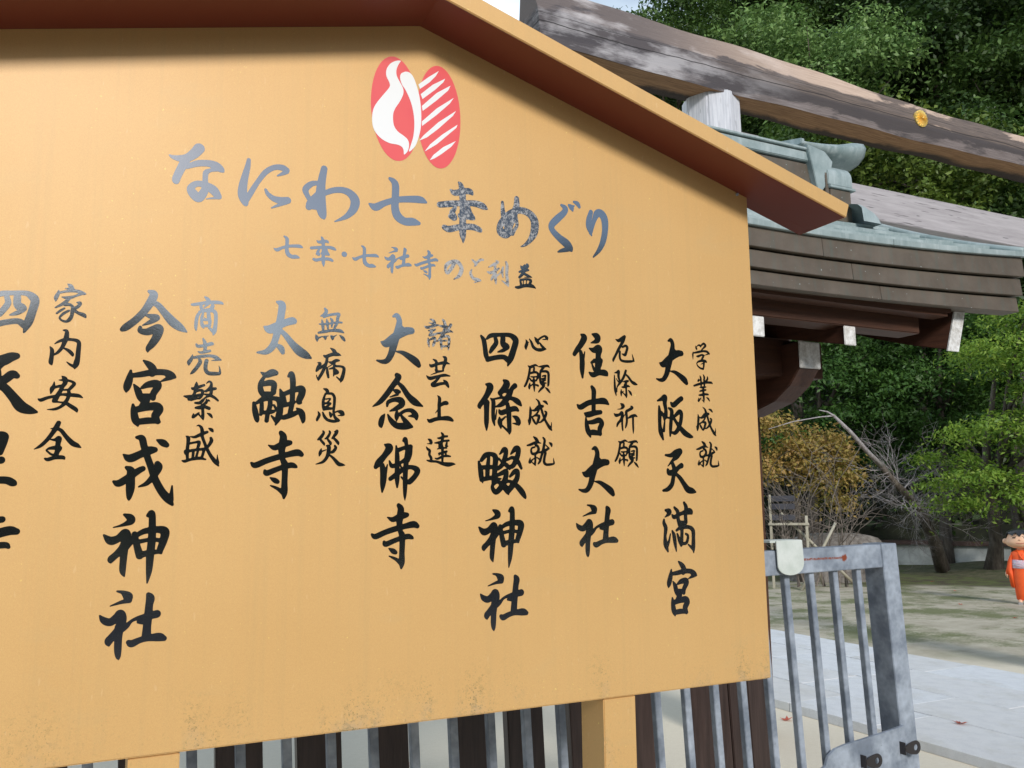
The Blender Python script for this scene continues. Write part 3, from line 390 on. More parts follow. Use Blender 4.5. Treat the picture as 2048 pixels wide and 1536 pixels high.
5502,3611,10 54,21,23 45,21,33 -3,-68,27 12,-76,23 -7,-61,27 -20,-42,13;5521,3550,13 5,-82,25 -4,-113,23 11,-90,30 27,-78,13;5590,3395,10 -17,-114,18;5550,3484,17 43,-59,23;5681,3596,12 33,-25,30 72,52,30 39,25,29;5648,3535,12 40,-30,25 -11,-92,23 -11,-91,23 -10,-95,12;5732,3453,19 58,46,27 27,-20,25 -11,-85,24 -39,-88,27 -43,-43,23 -42,2,15;5611,3430,12 55,-6,12;5695,3452,23 44,-64,20 52,-63,27 63,-59,34 64,-32,27 44,-12,10
5583,3015,12 72,-2,24 68,28,37 54,17,37;5772,3042,32 -41,-44,30 -50,-36,19 -70,-67,6;5608,2856,17 19,-34,31 68,15,31 60,47,26 37,18,31;5675,2923,23 19,-63,28 -16,-86,26 -23,-78,28 -54,-50,26 -63,-16,14;5713,2813,19 56,-48,26 54,-70,31 46,-54,38 58,-15,32 50,-15,7
5558,2419,14 46,-13,32 -5,-26,24 -51,-36,6;5535,2319,12 -2,-38,22 21,-54,25 -13,-91,20 6,-84,30 25,-72,12;5560,2029,22 31,60,15 22,76,8;5638,2195,12 21,-47,24 11,-84,22 13,-86,8;5677,2446,15 41,-45,24 2,-69,24 16,-70,24;5809,2497,16 24,-51,26 -11,-85,24 2,-70,24;5645,2367,12 28,-23,24 97,37,21 107,22,37 33,-28,10;5746,2285,22 77,-5,21;5769,2254,26 -5,-100,22 -8,-69,26;5695,2201,15 58,28,22 106,3,22 55,-36,26 3,-85,24 -5,-92,26 2,-64,7;5897,2004,19 -51,40,10;5703,2163,12 25,-70,22 22,-54,17;5765,2054,17 58,13,19 22,69,17 -28,24,14
6052,4265,3 9,-27,13 8,-20,5;6068,4259,5 33,17,10 22,-11,14;6137,4278,11 31,20,13 23,-23,16 -28,-29,11 -29,-24,8;6014,4190,5 -5,-33,11 0,-53,3;6025,4181,9 60,13,14 61,14,13 60,0,14 29,-20,14 12,-8,4;6223,4179,8 -50,-17,3;6056,4145,4 27,0,14 48,18,12 27,-7,14 -20,-35,13 -16,-23,8;6058,4058,6 15,20,10 49,18,15 54,-1,17 23,-11,8;6163,4084,12 -5,-39,13 -8,-46,8;6141,4004,12 -35,6,11 -35,24,9 -13,24,6;6117,4056,3 34,12,8
6096,3924,4 10,-29,13 3,-48,11 -1,-48,11;6143,3937,5 14,-29,13 -5,-39,13 5,-19,14 -5,-44,10;6076,3884,5 -8,-25,10 34,22,6;6203,3915,7 -2,-27,13 -28,-28,11;6009,3803,11 46,15,14 66,18,14 66,13,14 66,1,13 18,-15,3;6087,3788,5 43,1,13 44,8,8;6086,3744,8 37,11,13 48,8,10;6071,3699,7 31,3,14 48,11,14 51,-1,11;6138,3790,14 -2,-63,15 3,-62,14 0,-48,4;6111,3649,4 26,-25,6;6068,3666,5 -5,-34,12 37,36,7;6175,3678,4 27,-15,12 17,-25,6
-802,3063,21 113,7,33 15,-35,29 -20,-98,22;-789,2851,21 105,28,29;-813,2717,25 159,8,29 55,-19,29 21,-12,14
-854,3648,29 114,7,44 73,37,37 37,10,26;-713,3665,33 -44,-67,26 -23,-49,15;-812,3516,33 95,-15,33 65,52,33 35,-10,22;-755,3574,29 12,-86,33 58,-52,33 58,-69,37 52,-65,44 57,-26,33 53,-14,11
-727,2413,28 78,10,25;-784,2278,31 174,56,36 64,-5,25;-748,2217,21 125,11,25 31,-16,14
1336,4827,4 28,-11,16 41,23,13 54,22,13 66,11,15 42,2,16 26,-8,6;1426,4951,8 17,-10,13 9,-18,17 0,-50,16 0,-49,18 13,-37,20 33,-19,18 36,3,18 28,-4,9
2064,4826,4 27,-12,16 40,23,13 55,22,13 66,10,15 41,3,16 25,-9,6;2154,4950,8 17,-10,13 8,-19,16 0,-49,16 0,-50,18 12,-37,20 32,-19,18 35,2,18 28,-4,9
1764,4989,5 11,-12,12 8,-37,17 3,-57,15 1,-70,16 2,-64,16 3,-28,8 -1,-17,2;1725,4949,5 21,-12,14 47,14,14 27,1,14 13,-12,5;1675,4872,14 51,10,15 72,13,13 53,3,15 34,-8,15 21,-11,4;1750,4867,8 -14,-25,14 9,-22,15 -17,3,12;1775,4832,13 48,0,15 18,-7,8;1813,4877,11 6,-28,15 16,-19,13;1699,4768,13 24,-6,15 53,16,14 60,7,15 33,-9,13 9,-8,5
2449,4974,4 22,-2,8 21,-11,18 2,-9,17;2499,4945,11 -32,-10,8 -47,-21,3;2379,4873,3 17,-16,13 27,-3,16 27,22,17 12,12,19 6,-16,20 -5,-26,18 -13,-23,15 -22,-27,16 -12,-16,16 1,-17,3;2459,4839,18 -4,-42,15 -2,-42,15 1,-25,11 3,-14,3;2472,4834,13 16,13,11 20,21,7 25,14,9 25,7,13 27,9,15 27,9,17;2536,4867,7 15,2,10;2577,4978,9 8,-14,17 -5,-26,15 -4,-43,16 -4,-43,16 -2,-34,18;2497,4786,10 13,-4,15 31,16,13 34,12,13 45,10,18 23,-3,11
2823,4981,11 11,-15,16 -2,-30,18 -5,-30,16 4,-38,12 10,-22,16 1,-34,14 -2,-45,14 0,-41,15 -2,-28,6;2836,4721,13 -24,13,8 -20,7,6 -17,4,3;2765,4920,3 28,-8,12 28,15,14 29,11,15 16,5,11;2686,4833,6 19,-7,14 48,24,14 49,20,14 48,18,13 49,15,16 21,-5,11;2749,4806,7 8,-9,13 35,16,12 39,18,12 39,14,13 20,-2,10 8,-4,4;2773,4780,3 22,-9,12 13,-6,10
-859,4181,12 28,-43,23 16,-76,24 15,-76,25 20,-47,17;-803,4158,12 36,36,22 83,15,19 91,6,22 48,-27,32 17,-35,32 -16,-88,31 -21,-87,31 -25,-80,9;-724,4170,20 10,-49,23 -32,-60,23 -18,-38,16;-653,4177,27 4,-57,29 31,-26,34 23,-5,14;-610,4070,15 -38,-21,18 -46,-20,7;-783,3946,24 69,23,23 77,14,24 47,-28,29
2541,2500,21 21,-32,31 -4,-60,35 -8,-60,31 7,-79,24 19,-46,30 3,-69,28 -3,-92,27 0,-82,29 -5,-54,12;2569,1971,25 -46,34,16 -37,19,12 -33,14,6;2433,2392,6 52,-22,24 53,22,27 55,14,30 30,5,22;2286,2239,11 36,-20,26 89,35,26 91,28,27 92,22,26 92,18,32 40,-17,22;2403,2168,14 16,-21,25 66,23,24 73,26,23 73,16,26 38,-10,19 16,-10,7;2449,2108,6 41,-25,24 25,-14,19
3507,2444,10 42,-24,29 8,-27,31 -35,-22,19 -46,-17,10 -50,-12,5;3357,2281,10 49,-45,33 57,17,30 50,41,35 8,-50,37 -24,-67,34 -54,-57,27 -34,-32,27 -2,-27,10;3509,2202,32 -11,-125,27 -6,-83,24 11,-46,6;3520,2185,27 39,41,21 27,46,21;3583,2284,23 18,-101,27 19,-72,31;3598,2276,19 62,32,24 94,11,28 55,-18,36 -10,-72,31 -27,-76,26 8,-26,11;3621,2225,18 85,14,16 71,-10,18;3620,2115,27 78,19,23 70,4,16;3685,2435,16 28,17,26 3,-85,28 -6,-128,31 -13,-126,31 -10,-126,24 -15,-100,6
3501,1833,8 42,-10,16 38,-30,35 4,-20,34;3594,1757,22 -60,-10,15 -87,-27,5;3369,1648,7 31,-38,26 49,-16,32 51,36,34 23,21,38 10,-35,39 -9,-52,36 -25,-42,30 -42,-50,31 -23,-28,30 2,-35,7;3516,1551,36 -9,-86,30 -4,-86,29 1,-52,21 4,-30,5;3541,1537,26 30,20,21 38,37,14 47,19,17 47,6,26 51,11,30 50,10,33;3660,1582,13 30,-1,19;3741,1799,18 15,-32,33 -9,-53,31 -10,-88,33 -9,-87,33 -6,-70,36;3584,1428,19 25,-13,29 58,23,26 64,13,25 86,3,35 43,-13,22
4655,3064,11 36,9,24 23,-49,27 -12,-78,35 -24,-79,37 -27,-78,36 -26,-86,32 -42,-62,27 -48,-11,20 -51,13,9;4528,2819,6 51,-17,36 66,49,40 74,48,41 66,26,38 47,2,32;4737,2974,6 24,-32,13;4678,2726,8 60,-11,21 64,-37,30 64,-47,37 30,-38,24
4579,2483,8 41,-9,16 37,-28,35 4,-20,33;4669,2411,21 -59,-12,15 -87,-29,5;4445,2297,7 29,-37,26 49,-14,31 51,38,34 23,21,37 9,-35,38 -9,-51,35 -26,-42,29 -43,-50,30 -23,-29,30 1,-34,7;4588,2206,36 -10,-85,29 -6,-85,28 0,-51,21 3,-28,5;4613,2193,25 29,21,21 39,38,14 46,20,17 47,8,26 51,12,30 49,11,32;4731,2242,13 29,-1,19;4815,2457,18 14,-30,33 -10,-53,30 -11,-86,32 -11,-86,32 -6,-69,36;4653,2087,19 25,-11,29 57,24,25 64,15,25 85,7,34 42,-12,21
5675,4293,11 37,11,24 21,-49,27 -13,-80,35 -26,-82,37 -27,-81,37 -27,-89,32 -43,-65,27 -47,-15,20 -50,11,9;5546,4036,6 50,-14,36 66,53,40 74,53,42 65,30,39 47,4,32;5755,4205,6 23,-30,13;5692,3950,8 59,-8,21 63,-34,30 62,-45,37 29,-36,24
4979,3154,4 30,-14,15 53,22,12 28,-9,7;5001,3127,13 -10,-53,14 -17,-61,14 -22,-47,14 -17,-23,11;5050,3133,11 -6,-35,13;5012,3079,12 47,10,13 31,-13,13 -1,-38,14 -14,-26,9;4997,3023,9 23,-23,11 52,5,10;5011,3041,7 31,-1,9 42,5,7;5042,3033,7 0,-28,15 2,-61,14 1,-52,5;4996,2976,6 -7,-37,15 -2,-26,4;5005,2948,7 35,24,7;5062,2958,9 26,-6,11 -4,-13,3;5100,3146,5 50,3,14 53,8,13 20,-15,7;5155,3135,15 -33,-35,12 -7,-61,13 3,-52,14 20,-28,13;5132,3095,10 48,6,14 30,-16,15 2,-54,14 -6,-66,13 -8,-20,4;5141,3049,8 37,6,10 -9,-25,10;5135,3020,10 37,5,13;5139,2997,11 38,12,7;5128,2980,10 53,-1,8;5154,2978,15 -1,-32,14 -27,-24,14 -33,-34,8;5174,2932,7 25,-23,14 24,-29,7
5706,1867,10 39,-36,27 26,-39,32 -8,-39,30;5607,1783,11 -13,-69,28 -21,-68,30 -9,-43,9;5624,1742,20 59,6,25 88,14,27 89,-4,27 43,-28,34 35,-19,11;5902,1713,24 -76,-34,6;5624,1661,8 27,-52,27 15,-61,27 28,-35,25;5685,1633,14 45,23,27 59,6,33 13,-27,30 -36,-58,27 -5,-42,22;5689,1566,16 73,-10,21;5709,1520,31 -32,-49,27;5609,1488,11 4,-56,25 9,-76,30 15,-53,9;5625,1440,27 81,19,31 73,5,36 24,-30,33 -31,-53,33 14,-52,22;5635,1336,27 87,7,28 73,-15,16
6119,3564,4 29,-25,12 12,-33,16 17,-43,14 14,-48,14 19,-53,14 24,-48,15 31,-43,18 22,-26,7;6280,3272,10 6,34,6 1,23,3;6067,3445,6 33,0,14 50,34,24 45,11,15;6200,3544,5 30,-9,14 21,-21,8;6048,3480,5 4,-41,16 -7,-58,15 -7,-49,17 -8,-34,8;6026,3322,9 -7,24,4;6155,3472,14 -24,-50,11 -34,-30,10 -33,-18,8;6108,3390,8 38,0,15 -7,-35,16 -27,-49,10 -28,33,14 -14,28,8;6217,3440,8 15,-17,14 -22,-51,15 -40,-40,11 -31,-12,6
6086,3175,7 29,-23,18 15,-26,19;6009,3086,8 38,9,14 66,24,14 57,-8,5;6107,3095,14 25,-18,15 6,-33,16 -30,-35,15 -44,-4,14 -11,28,12 9,27,10 33,11,10;6096,3001,12 1,-47,12 -5,-48,12 2,-20,4;6086,2897,8 -26,21,6;6038,2962,6 -8,-42,15 37,28,8 33,20,8;6116,2968,7 21,-14,9;6196,3168,10 17,-23,14 -8,-48,15 -14,-57,17 -25,-62,14 -19,-47,14 -20,-25,8;6130,3014,7 66,16,15 50,25,13 20,1,4;6221,3095,6 37,-29,8;6217,3014,15 -15,-45,15 -5,-47,16 24,-24,14 55,3,13 35,7,8;6310,2918,10 -4,29,6 0,20,2;6265,3119,6 22,-16,16 5,-23,7
"""
EMBLEM_RED = ['2724,6470 2728,6399 2728,6327 2724,6256 2715,6189 2702,6125 2685,6066 2664,6013 2641,5967 2614,5928 2585,5897 2555,5875 2523,5863 2490,5859 2457,5864 2425,5879 2393,5902 2363,5933 2335,5973 2309,6019 2285,6072 2265,6130 2249,6193 2236,6259 2227,6328 2222,6397 2222,6468 2226,6537 2234,6604 2246,6667 2261,6727 2281,6781 2304,6828 2330,6869 2358,6901 2389,6925 2421,6940 2454,6946 2487,6942 2520,6929 2553,6907 2584,6875 2614,6836 2640,6788 2664,6734 2685,6674 2702,6610 2715,6541', '3168,6458 3169,6385 3167,6313 3160,6242 3150,6175 3135,6111 3118,6053 3097,6001 3073,5956 3047,5919 3019,5889 2990,5869 2960,5858 2929,5856 2899,5863 2869,5880 2840,5905 2813,5938 2788,5979 2765,6027 2746,6081 2729,6141 2715,6205 2706,6273 2700,6343 2698,6413 2700,6484 2706,6554 2715,6621 2729,6684 2746,6743 2766,6796 2789,6843 2815,6882 2842,6913 2871,6935 2902,6949 2933,6952 2964,6947 2995,6931 3024,6907 3052,6873 3078,6832 3101,6782 3122,6727 3139,6665 3153,6599 3162,6529']
EMBLEM_WHITE = ['2525,6914 2474,6904 2415,6860 2377,6791 2376,6722 2409,6656 2408,6609 2344,6514 2270,6401 2240,6311 2239,6201 2266,6123 2332,6060 2415,6029 2499,6027 2541,6013 2560,5983 2567,5937 2600,5973 2617,6035 2606,6093 2565,6128 2498,6166 2457,6226 2449,6327 2470,6399 2520,6487 2553,6571 2549,6630 2519,6684 2484,6746 2479,6806 2498,6866', '2569,6810 2616,6810 2655,6775 2690,6695 2721,6589 2739,6471 2744,6342 2736,6228 2710,6121 2677,6038 2617,5976 2638,6056 2663,6155 2671,6285 2657,6411 2626,6517 2579,6611 2536,6671 2518,6736 2530,6782', '2711,6704 2820,6807 2930,6897 2899,6837 2829,6751 2729,6660', '2736,6605 2864,6733 3001,6829 2979,6784 2891,6685 2756,6557', '2749,6481 2908,6654 3060,6766 3033,6707 2909,6575 2759,6431', '2750,6317 2909,6488 3095,6640 3051,6569 2909,6418 2753,6270', '2723,6110 2770,6175 2927,6343 3121,6504 3086,6444 2927,6273 2805,6159', '2780,6005 2840,6093 2971,6221 3136,6357 3122,6319 3015,6211 2910,6105', '2836,5925 2875,5987 2980,6088 3118,6178 3068,6108 2962,6011 2884,5950']

# ================================================================ SETTING
def grid_mesh(name, x0, x1, y0, y1, nx, ny, fz, mat):
    xs = np.linspace(x0, x1, nx); ys = np.linspace(y0, y1, ny); X, Y = np.meshgrid(xs, ys); Z = fz(X, Y)
    vs = np.stack([X, Y, Z], -1).reshape(-1, 3); fs = [(j * nx + i, j * nx + i + 1, (j + 1) * nx + i + 1, (j + 1) * nx + i) for j in range(ny - 1) for i in range(nx - 1)]
    me = bpy.data.meshes.new(name); me.from_pydata(vs.tolist(), [], fs); me.materials.append(mat)
    for p in me.polygons: p.use_smooth = True
    o = bpy.data.objects.new(name, me); COL.objects.link(o); return tag(o, kind='structure')
g = MB(); g.add([(-160, -160, 0), (200, -160, 0), (200, 200, 0), (-160, 200, 0)], [(0, 1, 2, 3)]); tag(g.build('ground', M['ground']), kind='structure')
def hill_z(X, Y):
    t = X * .722 + Y * .692; wv = -X * .692 + Y * .722
    h = np.maximum(0, t - 23.4) * 1.08; h = np.where(h > 26, 26 + (h - 26) * .3, h)
    z = h + (np.sin(X * .7) * np.cos(Y * .6) * .35 + np.sin(X * .23 + Y * .31) * .8) * np.clip(h * .4, 0, 1)
    # the slope runs out towards the left, where the sky opens
    z = z * np.clip(1.0 - np.maximum(0, wv - 9) * .06, .15, 1)
    return np.where(t < 23.4, -.6, z - .05)
grid_mesh('hill', -20, 90, -20, 90, 120, 120, hill_z, M['hill'])
unseen_lane = MB(); unseen_lane.add([(-60, -14, .006), (60, -14, .006), (60, -1.6, .006), (-60, -1.6, .006)], [(0, 1, 2, 3)]); tag(unseen_lane.build('unseen_lane', M['asphalt']), kind='structure')  # unseen dark ground added behind the camera so low letters mirror black
def mound_z(X, Y):
    r = np.hypot((X - 17.9) / 3.2, (Y - 11.8) / 2.8); return .30 * np.exp(-r * r * 1.6) + .03 * np.sin(X * 3) * np.sin(Y * 2.6) - .10
grid_mesh('mound', 12.5, 22, 8, 17, 50, 50, mound_z, M['mound'])

# paved path with granite slabs
pth = bpy.data.objects.new('path', None); COL.objects.link(pth); pth.location = (5.8, 4.0, 0); tag(pth, kind='structure')
MB().box(4.60, 6.98, -6, 24, -.05, .012).build('bedding', mat_noise('joint_mortar', (.06, .06, .055), (.12, .115, .10), 20, .95, .2), pth)
lanes = [(4.57, 5.137, .95), (5.149, 5.760, .80), (5.774, 6.377, 1.05), (6.389, 7.0, .9)]
for li, (a, b, ln) in enumerate(lanes):
    y = -2.0 + li * .37
    while y < 13:
        d = ln * random.uniform(.75, 1.35); h = .062 + random.uniform(-.0012, .0012)
        tx = random.uniform(-.0025, .0025)
        o = MB().add([(a, y, 0), (b, y, 0), (b, y + d - .005, 0), (a, y + d - .005, 0), (a + .002, y, h - tx), (b - .002, y, h + tx), (b - .002, y + d - .005, h + tx), (a + .002, y + d - .005, h - tx)],
                     [(0, 3, 2, 1), (4, 5, 6, 7), (0, 1, 5, 4), (1, 2, 6, 5), (2, 3, 7, 6), (3, 0, 4, 7)]).build('paving_stone', M['slab'], pth, bevel=.0035, seg=1, origin=((a + b) / 2, y, 0))
        y += d

# ================================================================ SIGNBOARD
sg = root('signboard', (.545, 1.55, 0), 'big ochre yellow notice board with gabled hood and black brush lettering, in the foreground', 'signboard')
AX, AZ, SL = .545, 2.469, .285
SLs = {1: .285, -1: .256}
top = lambda x: AZ - SLs[1 if x > AX else -1] * abs(x - AX)
MB().prism_y([(-.294, 1.108), (1.384, 1.108), (1.384, top(1.384) + .006), (AX, AZ + .006), (-.294, top(-.294) + .006)], 1.543, 1.575).build('panel', M['sign'], sg, bevel=.0022)
xe, th = 1.040, .041
for sgn in (-1, 1):
    SL = SLs[sgn]
    p = [(AX, AZ), (AX + sgn * xe, AZ - SL * xe), (AX + sgn * (xe + .012), AZ - SL * xe + .034), (AX, AZ + th)]
    MB().prism_y(p, 1.428, 1.5785).build('hood_slope', M['sign'], sg, bevel=.0015)
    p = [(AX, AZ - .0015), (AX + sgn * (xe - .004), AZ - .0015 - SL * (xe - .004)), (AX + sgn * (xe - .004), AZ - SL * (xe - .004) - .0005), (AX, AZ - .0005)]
    MB().prism_y([(x_, z_) for x_, z_ in p], 1.4315, 1.542).build('soffit_shade_sheet', M['soffit'], sg)  # thin sheet added under the ochre hood to carry the painted shade
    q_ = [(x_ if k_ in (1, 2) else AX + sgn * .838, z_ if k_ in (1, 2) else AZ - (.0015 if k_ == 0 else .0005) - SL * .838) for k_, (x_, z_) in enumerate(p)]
    MB().prism_y(q_, 1.5422, 1.5775).build('soffit_shade_sheet', M['soffit'], sg)
for x0, x1 in ((.066, .143), (.947, 1.024)):
    MB().add([(x0, 1.548, 0), (x1, 1.548, 0), (x1, 1.64, 0), (x0, 1.64, 0), (x0, 1.548, 1.107), (x1, 1.548, 1.107), (x0, 1.5757, 1.107), (x1, 1.5757, 1.107), (x0, 1.5757, 1.62), (x1, 1.5757, 1.62), (x0, 1.64, 1.62), (x1, 1.64, 1.62)],
        [(0, 3, 2, 1), (0, 1, 5, 4), (4, 5, 7, 6), (6, 7, 9, 8), (8, 9, 11, 10), (2, 3, 10, 11), (1, 2, 11, 9, 7, 5), (3, 0, 4, 6, 8, 10)]).build('post', M['sign'], sg, bevel=.002)
for x, z in ((1.352, top(1.352) - .006), (-.26, top(-.26) - .006)):
    MB().tube([(x, 1.545, z), (x, 1.539, z)], .0035, 8).build('bolt', M['galv'], sg)

# --- brush lettering: every character is a stroke skeleton swept with a varying radius and outlined
def catmull(P, n=7):
    P = np.array(P, float)
    if len(P) == 1: P = np.vstack([P, P + [1, 0, 0]])
    if len(P) < 3: Q = P
    else:
        Q = []; E = np.vstack([2 * P[0] - P[1], P, 2 * P[-1] - P[-2]])
        for i in range(1, len(E) - 2):
            for k in range(n):
                t = k / n; a, b, c, d = E[i - 1], E[i], E[i + 1], E[i + 2]
                Q.append(.5 * (2 * b + (c - a) * t + (2 * a - 5 * b + 4 * c - d) * t * t + (3 * b - a - 3 * c + d) * t ** 3))
        Q.append(P[-1]); Q = np.array(Q)
    Q[:, 2] = np.maximum(Q[:, 2], 1.5); return Q
def outline(strokes):
    S = [catmull(s) for s in strokes]; A = np.vstack(S); st = max(2.0, min(4.0, (A[:, 0].max() - A[:, 0].min()) / 120))
    x0, z0 = A[:, 0].min() - 60, A[:, 1].min() - 60; nx = int((A[:, 0].max() + 60 - x0) / st) + 2; nz_ = int((A[:, 1].max() + 60 - z0) / st) + 2
    X = x0 + np.arange(nx) * st; Z = z0 + np.arange(nz_) * st; D = np.full((nz_, nx), 1e3)
    for Q in S:
        for a, b in zip(Q[:-1], Q[1:]):
            r = max(a[2], b[2]) + 8
            i0 = max(0, int((min(a[0], b[0]) - r - x0) / st)); i1 = min(nx, int((max(a[0], b[0]) + r - x0) / st) + 2)
            j0 = max(0, int((min(a[1], b[1]) - r - z0) / st)); j1 = min(nz_, int((max(a[1], b[1]) + r - z0) / st) + 2)
            gx, gz = np.meshgrid(X[i0:i1], Z[j0:j1]); d = b - a; L2 = d[0] ** 2 + d[1] ** 2 + 1e-9
            t = np.clip(((gx - a[0]) * d[0] + (gz - a[1]) * d[1]) / L2, 0, 1)
            dd = np.hypot(gx - a[0] - d[0] * t, gz - a[1] - d[1] * t) - (a[2] + d[2] * t)
            D[j0:j1, i0:i1] = np.minimum(D[j0:j1, i0:i1], dd)
    segs = {}
    ins = D < 0; code = ins[:-1, :-1] * 1 + ins[:-1, 1:] * 2 + ins[1:, 1:] * 4 + ins[1:, :-1] * 8
    def pt(e):
        k, j, i = e
        if k == 0: a, b = D[j, i], D[j, i + 1]; return (X[i] + st * a / (a - b), Z[j])
        a, b = D[j, i], D[j + 1, i]; return (X[i], Z[j] + st * a / (a - b))
    tab = {1: [(3, 0)], 2: [(0, 1)], 3: [(3, 1)], 4: [(1, 2)], 5: [(3, 2), (1, 0)], 6: [(0, 2)], 7: [(3, 2)], 8: [(2, 3)], 9: [(2, 0)], 10: [(0, 3), (2, 1)], 11: [(2, 1)], 12: [(1, 3)], 13: [(1, 0)], 14: [(0, 3)]}
    for j, i in zip(*np.nonzero((code > 0) & (code < 15))):
        E = [(0, j, i), (1, j, i + 1), (0, j + 1, i), (1, j, i)]
        for a, b in tab[int(code[j, i])]: segs[E[a]] = E[b]
    loops = []
    while segs:
        s0 = next(iter(segs)); cur = s0; lp = []
        while cur in segs: lp.append(pt(cur)); cur = segs.pop(cur)
        if len(lp) > 8: loops.append(lp)
    res = []
    for lp in loops:
        a = np.array(lp); a = (np.roll(a, 1, 0) + a * 2 + np.roll(a, -1, 0)) / 4
        keep = []; last = None
        for k in range(len(a)):
            p, c, n = a[k - 1], a[k], a[(k + 1) % len(a)]
            u, v2 = c - p, n - c; cr = abs(u[0] * v2[1] - u[1] * v2[0]) / (np.hypot(*u) * np.hypot(*v2) + 1e-9)
            if last is None or np.hypot(*(c - last)) > 16 or (cr > .03 and np.hypot(*(c - last)) > 3.5): keep.append(c); last = c
        if len(keep) > 4: res.append(keep)
    return res
def flat(name, loops, y, mat, parent, to=lambda p: (p[0] / 5000, p[1] / 5000 + 1)):
    L_ = [[Vector((*to(p), 0)) for p in lp] for lp in loops]
    area = lambda q: sum(q[i - 1].x * q[i].y - q[i].x * q[i - 1].y for i in range(len(q))) / 2
    big = max(L_, key=lambda q: abs(area(q))); sg_ = 1 if area(big) > 0 else -1
    outs = [q for q in L_ if area(q) * sg_ > 0]; holes = [q for q in L_ if area(q) * sg_ <= 0]
    def inside(p, q):
        c = False
        for i in range(len(q)):
            a_, b_ = q[i - 1], q[i]
            if (a_.y > p.y) != (b_.y > p.y) and p.x < (b_.x - a_.x) * (p.y - a_.y) / (b_.y - a_.y) + a_.x: c = not c
        return c
    vs = []; tris = []
    for q in outs:
        grp = [q] + [h for h in holes if inside(h[0], q)]; o_ = len(vs)
        vs += [p for lp in grp for p in lp]; tris += [tuple(i + o_ for i in t) for t in tessellate_polygon(grp)]
    me = bpy.data.meshes.new(name); me.from_pydata([(p.x - .545, y - 1.55, p.y) for p in vs], [], [tuple(t) for t in tris])
    bm = bmesh.new(); bm.from_mesh(me); bmesh.ops.recalc_face_normals(bm, faces=bm.faces)
    for f in bm.faces:
        if f.normal.y > 0: f.normal_flip()
    bm.to_mesh(me); bm.free(); me.materials.append(mat); o = bpy.data.objects.new(name, me); COL.objects.link(o); o.parent = parent; return o
for li_, line in enumerate(LETTERS.strip().split('\n')):
    st = []
    for s in line.split(';'):
        X_, Z_, P_ = 0, 0, []
        for t in s.split():
            a, b, r = map(int, t.split(',')); X_ += a; Z_ += b; P_.append((X_, Z_, r))
        st.append(P_)
    flat('character', outline(st), 1.5426, M['ink_worn' if li_ in (9, 10, 11) else 'ink_half' if li_ in (4, 5, 36) else 'ink'], sg)
rd = lambda s: [tuple(map(int, p.split(','))) for p in s.split()]
em = None
for i, s in enumerate(EMBLEM_RED): flat('emblem_oval', [rd(s)], 1.54265 - i * .0001, M['red'], sg)
for i, s in enumerate(EMBLEM_WHITE):
    P_ = [(*p, 0) for p in rd(s)]; Q = catmull([P_[-1]] + P_ + [P_[0]], 4)[4:-1]
    flat('emblem_stroke', [[(p[0], p[1]) for p in (Q if i < 2 else P_)]], 1.5423, M['white'], sg)

# ================================================================ GATE AND FENCE BEHIND THE BOARD
gt = root('metal_gate', (1.0, 2.1, 0), 'galvanised steel bar gate with rusty top rail, standing behind the notice board', 'gate')
sh = lambda x, z: x + .052 * (1.27 - z)
rz = lambda x: .014 * (x - 2.2)
def gbox(x0, x1, y0, y1, z0, z1, name, mat=M['galv'], bev=.002):
    vs = [(sh(x, z), y, z + rz(x)) for z in (z0, z1) for (x, y) in ((x0, y0), (x1, y0), (x1, y1), (x0, y1))]
    return MB().add(vs, [(0, 3, 2, 1), (4, 5, 6, 7), (0, 1, 5, 4), (1, 2, 6, 5), (2, 3, 7, 6), (3, 0, 4, 7)]).build(name, mat, gt, bevel=bev)
gbox(-.9, 2.392, 2.10, 2.15, 1.275, 1.351, 'top_rail'); gbox(-.9, 2.392, 2.10, 2.15, .08, .15, 'bottom_rail')
gbox(2.393, 2.466, 2.099, 2.18, .03, 1.352, 'end_post')
x = 2.2 + .104
for k in range(26):
    bx = 1.968 + .1043 * (3 - k)
    if abs(bx - .985) < .0: continue
    gbox(bx, bx + .0215, 2.112, 2.134, .15, 1.2745, 'bar', bev=.0015)
# latch cover: folded plate with a rounded lower edge, hooked over the rail
cx0, cx1 = 1.921, 2.028; pts = [(cx0, 1.378), (cx1, 1.378), (cx1 + .004, 1.305)] + [(cx0 + .055 + .053 * math.cos(a), 1.300 - .030 * math.sin(a)) for a in np.linspace(.15, math.pi - .15, 10)] + [(cx0 + .002, 1.305)]
MB().prism_y(pts, 2.088, 2.092).build('latch_cover', M['cover'], gt, bevel=.001); MB().box(1.90, cx1, 2.094, 2.16, 1.372, 1.379).build('latch_cover_top', M['cover'], gt)
